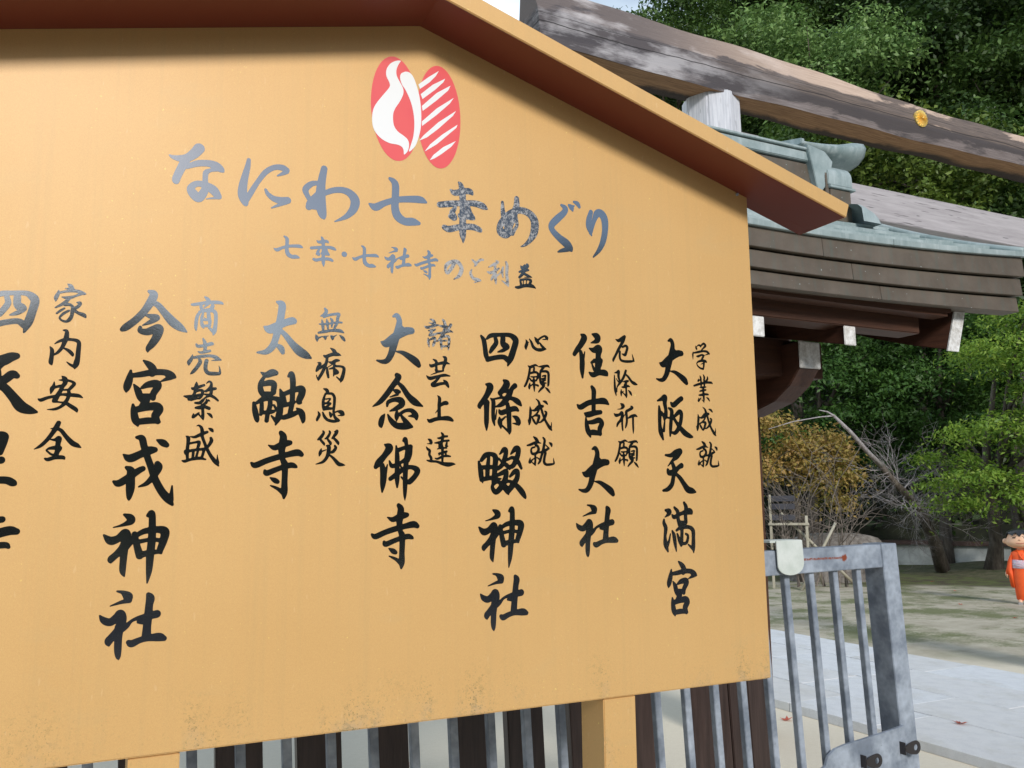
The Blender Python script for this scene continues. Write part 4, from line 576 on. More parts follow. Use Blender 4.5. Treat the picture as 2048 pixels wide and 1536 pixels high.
# lock plate with a cloud-shaped left end
lp = [(2.425, .768), (2.33, .757), (2.24, .748), (2.16, .741), (2.115, .733), (2.085, .715), (2.073, .69), (2.06, .683), (2.043, .672), (2.030, .65), (2.028, .62), (2.04, .60), (2.03, .58), (2.028, .55), (2.043, .525), (2.075, .51), (2.09, .48), (2.13, .46), (2.44, .45)]
MB().prism_y(lp, 2.088, 2.0985).build('lock_plate', M['galv'], gt, bevel=.001)
for x_, z_ in ((2.270, .684), (2.447, .702)):
    n = 20; o_ = [(math.cos(2 * math.pi * k / n), math.sin(2 * math.pi * k / n)) for k in range(n)]
    vs = [(x_ + c * r - (max(0, -c) * .028 if r > .015 else 0), y_, z_ + s_ * r * (1 if r < .015 else 1 - .1 * max(0, -c))) for y_ in (2.066, 2.069) for r in (.0215, .0095) for c, s_ in o_]; fs = []
    for k in range(n):
        j = (k + 1) % n; fs += [(k, j, n + j, n + k), (2 * n + k, 3 * n + k, 3 * n + j, 2 * n + j), (k, 2 * n + k, 2 * n + j, j), (n + k, n + j, 3 * n + j, 3 * n + k)]
    MB().add(vs, fs).build('padlock_lug', M['iron'], gt)
    MB().box(x_ - .050, x_ - .047, 2.066, 2.0875, z_ - .018, z_ + .020).build('lug_plate', M['iron'], gt)

fn = root('slat_fence', (1.0, 2.62, 0), 'dark brown upright slat fence seen under the notice board, behind the gate', 'fence')
fs_ = [(-.62, -.50), (-.38, -.26), (-.14, -.02), (.10, .22), (.345, .473), (.569, .699), (.796, .905), (1.051, 1.163), (1.24, 1.369), (1.47, 1.60), (1.707, 1.805), (1.962, 2.062), (2.092, 2.136), (2.141, 2.204), (2.228, 2.318)]
for a, b in fs_:
    s2 = lambda x, z: x + .045 * (.55 - z)
    vs = [(s2(x, z), y, z) for z in (.02, 1.30) for (x, y) in ((a, 2.60), (b, 2.60), (b, 2.64), (a, 2.64))]
    MB().add(vs, [(0, 3, 2, 1), (4, 5, 6, 7), (0, 1, 5, 4), (1, 2, 6, 5), (2, 3, 7, 6), (3, 0, 4, 7)]).build('slat', M['slat'], fn, bevel=.003)
MB().box(-.7, 2.27, 2.641, 2.68, 1.12, 1.19).build('crosspiece', M['slat'], fn); MB().box(-.7, 2.27, 2.641, 2.68, .12, .19).build('crosspiece', M['slat'], fn)

# ================================================================ TORII
to = root('torii_gate', (3.66, 4.45, 0), 'weathered plain wooden torii gate with a gold flower crest on its top beam', 'torii gate')
prof = [(4.41, 4.333), (4.40, 4.44), (4.404, 4.50), (4.46, 4.645), (4.60, 4.645), (4.655, 4.50), (4.66, 4.44), (4.65, 4.333)]
def beamfn(x, y, z):
    u = (x - 5.77) / 3.6; lift = .02 * abs(u) ** 2.5; wob = .006 * math.sin(x * 3.1 + y * 7) + .004 * math.sin(x * 7.3 + z * 9)
    sc = 1 + .06 * abs(u) ** 3
    return (x + ((z - 4.5) * -.12 if x < 2.5 else 0), 4.53 + (y - 4.53) * sc, 4.333 + (z - 4.333) * sc * (1 + .30 * min(1, max(0, (6.3 - x) / 2.3))) + lift + wob)
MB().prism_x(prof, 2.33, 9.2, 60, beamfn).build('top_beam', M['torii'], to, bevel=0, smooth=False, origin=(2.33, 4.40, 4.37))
for cx_ in (3.83, 7.77):
    MB().tube([(cx_, 4.60, z) for z in (0, 1, 2, 3, 4, 4.36)], [.222, .22, .218, .214, .208, .206], 8).build('column', M['greywood'], to, bevel=.012, origin=(cx_, 4.6, 0))
MB().prism_x([(4.55, 3.668), (4.55, 3.935), (4.67, 3.935), (4.67, 3.668)], 3.0, 8.6, 12).build('tie_beam', M['nuki'], to, bevel=.004, origin=(3.0, 4.6, 3.7))
# sixteen-petal crest
b = MB(); cx_, cz_ = 5.775, 4.515; yb = 4.394
for k in range(16):
    a = 2 * math.pi * (k + .5) / 16; ca, sa = math.cos(a), math.sin(a); w_ = .0135; pts = []
    for (r, hw, h) in ((.014, .003, .016), (.035, .0075, .020), (.055, .0125, .019), (.064, .0115, .014), (.070, .006, .007)):
        pts.append(((r, -hw, 0), (r, 0, h), (r, hw, 0)))
    vs = [(cx_ + r * ca - s_ * sa, yb - h, cz_ + r * sa + s_ * ca) for row in pts for (r, s_, h) in row]; fs = []
    for i in range(4):
        for j in range(2): fs.append((i * 3 + j, i * 3 + j + 1, i * 3 + j + 4, i * 3 + j + 3))
    b.add(vs, fs)
b.tube([(cx_, 4.41, cz_), (cx_, 4.391, cz_)], .069, 32); b.tube([(cx_, 4.393, cz_), (cx_, 4.372, cz_), (cx_, 4.368, cz_)], [.010, .008, .003], 12)
b.build('flower_crest', M['gold'], to)

# ================================================================ ROOFED SIDE GATE (copper roof)
rf = root('roofed_side_gate', (1.2, 3.19, 0), 'timber side gate with verdigris copper roof and white beam ends, beside the notice board', 'gatehouse')
X0, X1 = -1.6, 3.615; YE, YR, YB = 2.3, 3.19, 4.08
def flare(x): u = max(0, (x - 2.2) / 1.4); return .062 * u ** 1.8
def zslope(s):  # s: 0 at eave .. 1 at ridge
    return 2.508 + .36 * s + .10 * s * s
# roof sheets: front and back, standing seams along the slope
xs = [X0 + .29 * i for i in range(19)]; xs[-1] = X1
for fb, name in ((0, 'roof_slope'), (1, 'roof_slope')):
    b = MB(); ns = 10; nx = 40; vs = []; fs = []
    for i in range(nx + 1):
        x = X0 + (X1 - X0) * i / nx
        for j in range(ns + 1):
            s = j / ns; y = YE + (YR - YE) * s if fb == 0 else YB + (YR - YB) * s
            vs.append((x, y, zslope(s) + flare(x) * (1 - s * .6)))
    for i in range(nx):
        for j in range(ns): a = i * (ns + 1) + j; fs.append((a, a + 1, a + ns + 2, a + ns + 1))
    b.add(vs, fs); b.build(name, M['verdi'], rf, smooth=True, origin=(X0, YR, 2.5))
for k, s in enumerate((.16, .36, .56, .76)):   # horizontal lap seams
    b = MB(); y = YE + (YR - YE) * s
    for i in range(40):
        x = X0 + (X1 - X0) * i / 40; x2 = X0 + (X1 - X0) * (i + 1) / 40; z = zslope(s) + flare(x) * (1 - s * .6); z2 = zslope(s) + flare(x2) * (1 - s * .6)
        b.add([(x, y, z - .005), (x2, y, z2 - .005), (x2, y, z2 + .016), (x, y, z + .016), (x, y + .05, z + .022), (x2, y + .05, z2 + .022)], [(0, 1, 2, 3), (3, 2, 5, 4)])
    b.build('lap_seam', M['verdi'], rf)
# eave cap and four stacked brown fascia bands, each set back a little, with a vertical joint or two
def band(x0, x1, y0, y1, z0a, z1a, name, mat, tilt=0, flo=1., fhi=1.):
    b = MB(); n = 24
    vs = []; fs = []
    for i in range(n + 1):
        x = x0 + (x1 - x0) * i / n; fz = flare(x)
        vs += [(x, y0 + tilt, z0a + fz * flo), (x, y1, z0a + fz * flo), (x, y1, z1a + fz * fhi), (x, y0, z1a + fz * fhi)]
    for i in range(n):
        for j in range(4): a = i * 4 + j; c = i * 4 + (j + 1) % 4; fs.append((a, c, c + 4, a + 4))
    fs += [(3, 2, 1, 0), (n * 4, n * 4 + 1, n * 4 + 2, n * 4 + 3)]
    return b.add(vs, fs).build(name, mat, rf, bevel=.0015, origin=(x0, y0, z0a))
brk = [-1.6, -.35, .85, 2.02, 2.79, X1 + .004]
for i in range(5):
    band(brk[i], brk[i + 1] - .0015, YE - .012, YE + .04, 2.487, 2.511, 'eave_cap', M['verdi'])
zt = [(2.480, 2.409), (2.403, 2.336), (2.330, 2.276), (2.270, 2.272)]
bands = [(2.485, 2.412, 0.0, .95, .80, 3.600), (2.404, 2.338, .014, .78, .62, 3.592), (2.331, 2.300, .028, .0, .0, 0)]
bl = [(2.486, 2.410, .000, 1.0, .84, 3.606), (2.402, 2.342, .012, .82, .62, 3.597), (2.334, 2.281, .024, .60, .42, 3.585)]
zs = [2.486, 2.410, 2.342, 2.302, 2.273]
L4 = [(2.486, 2.411, 3.606, 1.0, .82), (2.404, 2.338, 3.598, .82, .66), (2.331, 2.276, 3.580, .66, .50)]
for q_, (zh, zl, xr, fh, fl) in enumerate(L4):
    for j, (a, c) in enumerate(((X0, .3 + q_ * .13), (.3 + q_ * .13, 1.55 - q_ * .1), (1.55 - q_ * .1, 2.42 + q_ * .16), (2.42 + q_ * .16, xr))):
        band(a, c - .001, YE + .004 + q_ * .012, YE + .10, zl, zh, 'fascia_sheet', M['brownc'], -.006, fl, fh)
# right-hand verge: copper edge roll and bargeboard
b = MB(); pts = []
for j in range(13):
    s = j / 12; y = YE + (YR - YE) * s; pts.append((X1, y, zslope(s) + flare(X1) * (1 - s * .6) + .006))
for j in range(1, 13):
    s = 1 - j / 12; y = YB + (YR - YB) * s; pts.append((X1, y, zslope(s) + flare(X1) * (1 - s * .6) + .006))
b.tube(pts, .018, 8); b.build('verge_roll', M['verdi'], rf, smooth=True)
b = MB(); n = 12; vs = []; fs = []
def hz(y): s = 1 - abs(y - YR) / .80; return .20 * s + .09 * s * s
for i in range(2 * n + 1):
    y = 2.40 + (3.98 - 2.40) * i / (2 * n); z = 2.125 + hz(y); h = .175
    vs += [(3.20, y, z), (3.262, y, z), (3.322, y, z + h), (3.262, y, z + h)]
for i in range(2 * n):
    for j in range(4): a = i * 4 + j; c = i * 4 + (j + 1) % 4; fs.append((a, c, c + 4, a + 4))
fs += [(3, 2, 1, 0), (2 * n * 4, 2 * n * 4 + 1, 2 * n * 4 + 2, 2 * n * 4 + 3)]
b.add(vs, fs).build('bargeboard', M['redwood_y'], rf, bevel=.003)
MB().add([(3.197, 2.395, 2.122), (3.265, 2.395, 2.122), (3.327, 2.395, 2.303), (3.262, 2.395, 2.303), (3.197, 2.402, 2.122), (3.265, 2.402, 2.122), (3.327, 2.402, 2.303), (3.262, 2.402, 2.303)],
         [(0, 1, 2, 3), (4, 7, 6, 5), (0, 4, 5, 1), (1, 5, 6, 2), (2, 6, 7, 3), (3, 7, 4, 0)]).build('white_beam_end', M['whitep'], rf)
# soffit boards, eave purlin, rafters with white ends, bracket arms
MB().prism_x([(2.36, 2.275), (3.19, 2.62), (4.02, 2.275), (4.02, 2.30), (3.19, 2.66), (2.36, 2.30)], X0 + .02, 3.19, 1).build('soffit', M['redwood'], rf)
MB().prism_x([(2.37, 2.262), (2.37, 2.30), (2.44, 2.30), (2.44, 2.262)], X0 + .02, 3.18, 1).build('eave_board', M['redwood'], rf)
MB().box(X0, 3.105, 2.45, 2.56, 2.197, 2.296).build('eave_purlin', M['redwood'], rf, bevel=.004, origin=(X0, 2.45, 2.2))
MB().box(X0, 2.90, 2.80, 2.95, 2.04, 2.20).build('beam', M['redwood'], rf, bevel=.004, origin=(X0, 2.8, 2.1))
MB().box(X0, 3.02, 3.12, 3.26, 2.25, 2.45).build('beam', M['redwood'], rf, bevel=.004, origin=(X0, 3.1, 2.3))
def arm(x0, x1, y0, z0, z1, name='rafter', y1=3.9, k=.16):
    MB().add([(x0, y0, z0), (x1, y0, z0), (x1 + .006, y0, z1), (x0 + .006, y0, z1), (x0, 3.1, z0 + k), (x1, 3.1, z0 + k), (x1, 3.1, z1 + k), (x0, 3.1, z1 + k)],
             [(0, 1, 2, 3), (4, 7, 6, 5), (0, 4, 5, 1), (1, 5, 6, 2), (2, 6, 7, 3), (3, 7, 4, 0)]).build(name, M['redwood_y'], rf, bevel=.003)
    MB().box(x0 - .002, x1 + .004, y0 - .007, y0 - .001, z0 - .002, z1 + .002).build('white_beam_end', M['whitep'], rf, bevel=.0025)
for xr in (2.672, 2.196, 1.72, 1.24, .76, .28, -.2, -.68):
    arm(xr - .010, xr + .047, 2.452, 2.119, 2.193)
# curved bracket below, with the square white end
for bx in (2.66, -.3):
    pr = [(2.70, 2.062), (2.70, 2.176), (3.60, 2.176), (3.60, 1.92), (3.30, 1.88), (3.05, 1.89), (2.86, 1.935), (2.76, 1.995)]
    b = MB(); b.prism_x(pr, bx, bx + .117, 1); b.build('bracket_arm', M['redwood_y'], rf, bevel=.004)
    MB().box(bx - .001, bx + .118, 2.692, 2.699, 2.061, 2.177).build('white_beam_end', M['whitep'], rf, bevel=.003)
pr = [(1.6, 2.04), (1.6, 1.86), (2.4, 1.84), (2.62, 1.87), (2.78, 1.93), (2.86, 2.00), (2.87, 2.04)]
MB().prism_y([(x_, z_) for x_, z_ in pr], 3.05, 3.20).build('bracket_arm', M['redwood'], rf, bevel=.004)
MB().box(2.60, 2.795, 3.10, 3.30, 0, 2.45).build('post', M['redwood'], rf, bevel=.006, origin=(2.7, 3.1, 0)); MB().box(-.75, -.55, 3.10, 3.30, 0, 2.45).build('post', M['redwood'], rf, bevel=.006)
MB().box(-.55, 2.60, 3.17, 3.22, 1.32, 2.26).build('wall_board', M['slat'], rf)
# ridge: brown box with verdigris cap, horned finial and round end drum
MB().box(X0, 3.235, 3.07, 3.31, 2.93, 3.193).build('ridge_box', M['brownc'], rf, bevel=.004)
MB().box(X0, 3.245, 3.055, 3.325, 3.200, 3.250).build('ridge_band', M['verdi'], rf, bevel=.004)
MB().prism_x([(3.045, 3.256), (3.045, 3.268), (3.19, 3.300), (3.335, 3.268), (3.335, 3.256)], X0, 3.14, 1).build('ridge_cap', M['verdi'], rf, bevel=.002)
b = MB(); n = 10; vs = []; fs = []
for i in range(n + 1):     # upturned horn: bulging section growing and rising to the right
    u = i / n; x = 3.115 + .475 * u; zc = 3.300 + .052 * u ** 2.2; hh = .030 + .060 * u ** 1.2; ww = .14 - .01 * u
    if u > .95: hh *= .92; ww *= .9
    for k in range(12):
        a = 2 * math.pi * k / 12; vs.append((x, 3.19 + ww * math.cos(a), zc + hh * math.sin(a) * (1.0 if math.sin(a) < 0 else .75)))
for i in range(n):
    for k in range(12): a = i * 12 + k; c = i * 12 + (k + 1) % 12; fs.append((a, c, c + 12, a + 12))
fs += [tuple(range(11, -1, -1)), tuple(n * 12 + k for k in range(12))]
b.add(vs, fs).build('ridge_horn', M['verdi'], rf, smooth=True)
band_ = MB(); band_.prism_x([(3.05, 3.286), (3.05, 3.315), (3.19, 3.352), (3.33, 3.315), (3.33, 3.286)], 3.105, 3.13, 1); band_.build('horn_collar', M['verdi'], rf, bevel=.003)
def arch(yc, w_, zt_, zb_, n=14): return [(yc - w_, zb_)] + [(yc - w_ * math.cos(a), zt_ - w_ + w_ * math.sin(a)) for a in np.linspace(0, math.pi, n)] + [(yc + w_, zb_)]
MB().prism_x(arch(3.10, .066, 3.200, 2.96), 3.236, 3.26, 1).build('end_plate', M['brownc'], rf, bevel=.002)
MB().prism_x(arch(3.10, .074, 3.208, 3.085), 3.250, 3.418, 1).build('end_drum', M['verdi'], rf, bevel=.004)
MB().box(3.255, 3.430, 3.018, 3.182, 3.070, 3.084).build('drum_foot', M['verdi'], rf, bevel=.002)
MB().box(3.262, 3.405, 3.030, 3.170, 2.90, 3.069).build('drum_base', M['brownc'], rf, bevel=.003)
MB().tube([(3.236, 3.118, 3.092), (3.212, 3.118, 3.092)], .024, 18).build('plate_boss', M['verdi'], rf)
MB().tube([(3.2115, 3.118, 3.092), (3.2105, 3.118, 3.092)], .016, 18).build('boss_hole', M['iron'], rf)
# folded sheet joining ridge and drum
MB().add([(3.13, 3.036, 3.283), (3.25, 3.036, 3.262), (3.30, 3.036, 3.215), (3.262, 3.036, 3.10), (3.19, 3.036, 3.02), (3.165, 3.036, 3.14), (3.13, 3.20, 3.290), (3.25, 3.20, 3.268), (3.30, 3.20, 3.220), (3.262, 3.20, 3.10), (3.19, 3.20, 3.02), (3.165, 3.20, 3.14)],
         [(0, 1, 2, 3, 4, 5), (11, 10, 9, 8, 7, 6)] + [(i, i + 6, (i + 1) % 6 + 6, (i + 1) % 6) for i in range(6)]).build('folded_sheet', M['verdi'], rf, bevel=.003)
# lower round roll on the verge
b = MB(); vs = []; fs = []
for i in range(9):
    a = math.pi / 2 * i / 8
    for k in range(9):
        t = math.pi * k / 8; vs.append((3.36 + .125 * math.sin(a), 3.03 - .11 * math.cos(t), 2.875 + .115 * math.cos(a) * abs(math.sin(t)) ** .5))
for i in range(8):
    for k in range(8): a = i * 9 + k; fs.append((a, a + 1, a + 10, a + 9))
b.add(vs, fs).build('verge_knob', M['verdi'], rf, smooth=True)
MB().box(4.0, 4.205, 4.53, 4.66, 3.94, 4.135).build("wedge", M["nuki"], to, bevel=.004)

# ================================================================ VEGETATION
def leaves_mesh(name, C_, Nrm, size, mat, asp=.55, jit=.75):
    """diamond leaf quads at centres C_ (n,3) with rough facing Nrm"""
    n = len(C_); N = Nrm + rng.normal(0, jit, (n, 3)); N /= np.linalg.norm(N, axis=1)[:, None] + 1e-9
    A = np.cross(N, rng.normal(0, 1, (n, 3))); A /= np.linalg.norm(A, axis=1)[:, None] + 1e-9; B = np.cross(N, A)
    s = size * rng.uniform(.6, 1.35, n)[:, None]
    fold = N * s * .18
    V = np.stack([C_ - A * s, C_ - B * s * asp + fold, C_ + A * s, C_ + B * s * asp + fold], 1).reshape(-1, 3)
    me = bpy.data.meshes.new(name); me.vertices.add(4 * n); me.vertices.foreach_set('co', V.ravel())
    me.loops.add(4 * n); me.loops.foreach_set('vertex_index', np.arange(4 * n)); me.polygons.add(n)
    me.polygons.foreach_set('loop_start', np.arange(n) * 4); me.update(calc_edges=True); me.materials.append(mat); me.validate(); return me
def blob_leaves(blobs, n_clump, per, spread, flat_=.55, shell=.55):
    """clumps of leaves near the outside of ellipsoidal blobs [(x,y,z,rx,ry,rz)]"""
    vol = np.array([b[3] * b[4] * b[5] for b in blobs]) ** .67; vol /= vol.sum(); P = []; N = []
    for b, w_ in zip(blobs, vol):
        k = max(3, int(n_clump * w_)); d = rng.normal(0, 1, (k, 3)); d /= np.linalg.norm(d, axis=1)[:, None]
        d[:, 2] = np.where(d[:, 2] < -.3, -d[:, 2] * .6, d[:, 2])
        r = shell + (1.08 - shell) * rng.random(k) ** .6; r *= 1 + .13 * np.sin(d[:, 0] * 5 + b[0]) * np.cos(d[:, 2] * 6 + b[1])
        c = np.array(b[:3]) + d * r[:, None] * np.array(b[3:6])
        m_ = rng.integers(int(per * .5), int(per * 1.5), k); idx = np.repeat(np.arange(k), m_); q = rng.normal(0, 1, (len(idx), 3)) * spread * rng.uniform(.6, 1.3, k)[idx][:, None]
        q[:, 2] *= flat_; q[:, 2] -= .25 * (q[:, 0] ** 2 + q[:, 1] ** 2) / max(spread, .01)
        P.append(c[idx] + q); N.append(d[idx] * .6 + np.array([0, 0, .75]))
    return np.vstack(P), np.vstack(N)
def limbs(root_, base, top_, r0, blobs, mat, nb=7, seed=0):
    rr = random.Random(seed); b = MB(); base = Vector(base); top_ = Vector(top_); pts = []
    for i in range(7):
        u = i / 6; pts.append(base.lerp(top_, u) + Vector((math.sin(u * 5 + seed), math.cos(u * 4 + seed * 2), 0)) * r0 * .8 * math.sin(u * math.pi))
    b.tube(pts, [r0 * (1 - .75 * i / 6) * (1.35 if i == 0 else 1) for i in range(7)], 9); b.build('trunk', mat, root_, smooth=True)
    b = MB()
    for k in range(nb):
        bl = blobs[k % len(blobs)]; u = .35 + .6 * rr.random(); s = base.lerp(top_, u)
        e = Vector((bl[0] + rr.uniform(-.6, .6) * bl[3], bl[1] + rr.uniform(-.6, .6) * bl[4], bl[2] + rr.uniform(-.5, .5) * bl[5])); mdl = s.lerp(e, .5) + Vector((0, 0, .12 * (e - s).length))
        r_ = r0 * .38; b.tube([s, s.lerp(mdl, .6), mdl, mdl.lerp(e, .5), e], [r_, r_ * .8, r_ * .6, r_ * .38, r_ * .12], 6)
    b.build('limbs', mat, root_, smooth=True)
def tree(loc, label, cat, blobs, trunk_top, r0, mat, n_clump, per, spread, leaf, group=None, name='tree', asp=.55, barkm='bark', seed=0, flat_=.55, shell=.55):
    t = root(name, loc, label, cat, group); L0 = Vector(loc)
    W = [(L0.x + b[0], L0.y + b[1], L0.z + b[2], *b[3:]) for b in blobs]
    limbs(t, (L0.x, L0.y, L0.z - .3), (L0.x + trunk_top[0], L0.y + trunk_top[1], L0.z + trunk_top[2]), r0, W, M[barkm], seed=seed)
    P, N = blob_leaves(blobs, n_clump, per, spread, flat_, shell); me = leaves_mesh('crown', P, N, leaf, M[mat], asp)
    o = bpy.data.objects.new('crown', me); COL.objects.link(o); o.parent = t; return t
def rb(n, R_, h0, h1, s=1.0):
    o = []
    for i in range(n):
        u = i / max(1, n - 1); a = i * 2.4; rad = R_ * (.55 + .35 * math.sin(u * math.pi)); o.append((math.cos(a) * rad, math.sin(a) * rad, h0 + (h1 - h0) * u, R_ * .55 * s, R_ * .55 * s, R_ * .42 * s))
    o.append((0, 0, (h0 + h1) / 2, R_ * .8, R_ * .8, (h1 - h0) * .42)); return o
hz_ = lambda x, y: float(hill_z(np.array([x]), np.array([y]))[0])
# forest on the slope, far to near: (crown centre x,y,z, radius, leaf material, extra label)
FT = [(27.6, 27.8, 23.6, 3.0, 'dark_leaf', 'dark evergreen at the top left of the wooded slope, against the sky'),
      (29.2, 26.9, 26.6, 3.8, 'dark_leaf', 'dark evergreen high on the slope above the pale camphor crown'),
      (33.6, 24.7, 26.5, 4.6, 'dark_leaf', 'tall shadowy evergreen high on the slope, above the gold crest'),
      (38.1, 22.7, 25.3, 4.6, 'dark_leaf', 'dark evergreen at the top right corner of the wooded slope'),
      (25.2, 27.6, 20.4, 2.7, 'mid_leaf', 'evergreen behind the upper torii beam, left of the pale camphor'),
      (18.3, 24.4, 17.4, 2.6, 'mid_leaf', 'evergreen glimpsed beside the torii column under the top beam'),
      (21.8, 20.9, 15.6, 2.9, 'pale_leaf', 'pale green round-crowned camphor tree above the middle of the torii beam'),
      (27.1, 20.3, 17.2, 3.5, 'dark_leaf', 'dark gloomy evergreen right of the pale camphor crown'),
      (28.5, 17.9, 14.6, 3.1, 'mid_leaf', 'layered evergreen at the right edge above the torii beam'),
      (32.5, 19.0, 20.2, 3.8, 'dark_leaf', 'dark evergreen at the right edge, above the layered one'),
      (17.6, 18.2, 9.9, 2.6, 'mid_leaf', 'evergreen showing between the two torii beams near the roof horn'),
      (19.9, 16.0, 9.7, 2.6, 'yel_leaf', 'yellowish green bushy tree seen between the two torii beams'),
      (23.6, 15.4, 9.4, 2.6, 'mid_leaf', 'evergreen at the right edge between the two torii beams'),
      (24.0, 23.6, 13.5, 3.2, 'dark_leaf', 'dark evergreen behind the yellowish tree between the beams'),
      (21.5, 14.6, 6.2, 2.6, 'dark_leaf', 'dark tree behind the roofed side gate eave, right edge'),
      (24.5, 20.0, 11.5, 3.2, 'dark_leaf', 'dark evergreen low on the slope behind the lower torii beam')]
protos = {}
for i, (x, y, z, r, mt, lb) in enumerate(FT):
    gz = max(0, hz_(x, y)); key = (mt, i % 2 if mt != 'pale_leaf' else 0)
    dist = math.hypot(x, y); sc = r / 3.2
    if key not in protos:
        H = 5.5; bl = rb(9, 3.2, H - 2.2, H + 2.4); leaf = .105 if mt != 'pale_leaf' else .095
        P, N = blob_leaves(bl, 900, 27, .34 if mt != 'pale_leaf' else .27, .6, .62); protos[key] = (leaves_mesh('crown', P, N, leaf, M[mt], .5), bl, None)
    me, bl, _ = protos[key]; H = 5.5
    t = root('forest_tree', (x, y, z - H * sc), lb, 'tree', 'evergreen trees on the wooded slope')
    o = bpy.data.objects.new('crown', me); COL.objects.link(o); o.parent = t; o.scale = (sc, sc, sc); o.rotation_euler = (0, 0, i * 1.3)
    W = [(x + b[0] * sc, y + b[1] * sc, z - H * sc + b[2] * sc, b[3] * sc, b[4] * sc, b[5] * sc) for b in bl]
    zb = min(gz, z - H * sc) - .5
    limbs(t, (x, y, zb), (x + .4, y - .3, z + 1.2 * sc), .20 * sc, W, M['bark'], 9, i)
# undergrowth that clothes the slope
n = 44000; u = rng.random(n) * 25 + 23.6; wv = rng.random(n) * 34 - 22
X = u * .722 - wv * .692; Y = u * .692 + wv * .722
cl = rng.normal(0, .35, (n, 3)); P = np.stack([X, Y, hill_z(X, Y) + .5 + rng.random(n) ** 2 * 1.6], 1); P = np.repeat(P[:5500], 8, 0)[:n] + cl * [1, 1, .8]
o = bpy.data.objects.new('undergrowth', leaves_mesh('undergrowth', P, np.tile([-.4, -.4, .8], (n, 1)), .15, M['dark_leaf'], .5)); COL.objects.link(o); tag(o, 'dark undergrowth of shrubs covering the wooded slope', 'undergrowth', kind='stuff')

# dark maples in the middle distance
tree((15.9, 15.9, -.2), 'dark green maple with layered foliage behind the autumn tree', 'maple tree',
     [(-.3, -.4, 4.5, 1.5, 1.5, .7), (1.1, -.9, 4.9, 1.5, 1.3, .7), (-1.5, .6, 4.2, 1.4, 1.3, .7), (.6, -1.2, 3.6, 1.4, 1.2, .55), (-1.2, .3, 3.0, 1.5, 1.2, .5), (1.6, -1.2, 2.9, 1.3, 1.1, .5), (.2, .2, 5.6, 1.6, 1.5, .8), (2.0, -1.0, 4.1, 1.2, 1.2, .6)],
     (.1, -.2, 5), .17, 'dmaple_leaf', 800, 28, .24, .062, 'maple trees at the foot of the slope', asp=.42, seed=3, flat_=.32)
tree((17.9, 13.9, .1), 'dark green maple with drooping boughs right of the roof eave', 'maple tree',
     [(-.7, -.2, 4.0, 1.5, 1.5, .6), (.6, -.6, 4.4, 1.5, 1.3, .6), (-1.4, .6, 3.3, 1.2, 1.2, .5), (.1, -.7, 3.0, 1.4, 1.2, .45), (1.5, -.9, 3.6, 1.3, 1.1, .5), (-.2, -.2, 5.2, 1.7, 1.4, .8), (1.6, -.8, 5.3, 1.5, 1.4, .7), (-1.4, .8, 2.3, 1.1, 1.0, .4)],
     (.1, -.2, 5), .16, 'dmaple_leaf', 800, 28, .24, .06, 'maple trees at the foot of the slope', asp=.42, seed=5, flat_=.32)
# fresh green maple on the right, near
tree((16.3, 11.6, .3), 'bright yellow-green maple with layered boughs at the right edge', 'maple tree',
     [(.1, -1.9, 2.7, 1.1, 1.0, .5), (.2, -2.0, 1.3, 1.0, .9, .4), (-.2, -1.7, 3.7, 1.1, 1.0, .5), (-1.0, -1.3, 3.9, .95, .9, .42), (-.6, -1.6, 4.5, .8, .8, .38), (-.3, -1.9, 3.2, .9, .9, .40), (-1.15, -1.2, 2.45, 1.0, .9, .36), (-.4, -1.9, 2.2, 1.0, .9, .36), (-1.3, -.8, 1.55, 1.05, .9, .34), (-.7, -1.5, 1.25, .9, .8, .30), (-1.55, -.5, 1.1, .6, .6, .22), (.6, -2.2, 1.6, .9, .9, .4), (.5, -2.4, 3.4, 1.0, .9, .5), (.4, -2.2, 4.8, 1.0, 1.0, .5), (-1.7, -.35, 1.95, .55, .6, .22)],
     (-.3, -.6, 3.6), .15, 'maple_leaf', 950, 30, .19, .046, asp=.4, seed=8, flat_=.30)
# autumn tree
tree((12.1, 12.5, 0), 'small autumn tree with orange and yellow leaves beside the notice board', 'autumn tree',
     [(-.75, .2, 2.85, .75, .7, .36), (.15, -.45, 2.5, .62, .55, .42), (-.7, .1, 2.05, .8, .6, .40), (.30, -.55, 1.85, .5, .5, .40), (.30, -.6, 1.42, .34, .34, .30), (-1.3, .7, 2.6, .8, .7, .5), (-.15, -.1, 2.25, .6, .6, .5), (.55, -.7, 2.25, .35, .35, .25)],
     (-.2, -.1, 2.4), .07, 'orange_leaf', 520, 22, .12, .042, asp=.5, seed=4, flat_=.6)

# leafless trees and twigs
def twigs(b, p, d, ln, r, depth, rr, n=4, droop=0.0):
    p = Vector(p); d = Vector(d).normalized(); pts = [p]; cur = p.copy(); dd = d.copy()
    for i in range(3):
        dd = (dd + Vector((rr.uniform(-.28, .28), rr.uniform(-.28, .28), rr.uniform(-.25, .25) - droop))).normalized(); cur = cur + dd * ln / 3; pts.append(cur.copy())
    b.tube(pts, [r, r * .8, r * .6, r * .4], 4 if depth < 2 else 6, cap=False)
    if depth > 0:
        for k in range(n):
            i = rr.choice((1, 2, 3)); s = pts[i]; nd = (dd + Vector((rr.uniform(-1, 1), rr.uniform(-1, 1), rr.uniform(-.7, .8)))).normalized(); twigs(b, s, nd, ln * rr.uniform(.5, .8), r * .5, depth - 1, rr, n, droop)
bt = root('bare_tree', (15.6, 12.2, .25), 'leaning leafless tree with snapped bleached tip and grey twigs', 'bare tree')
rr = random.Random(11)
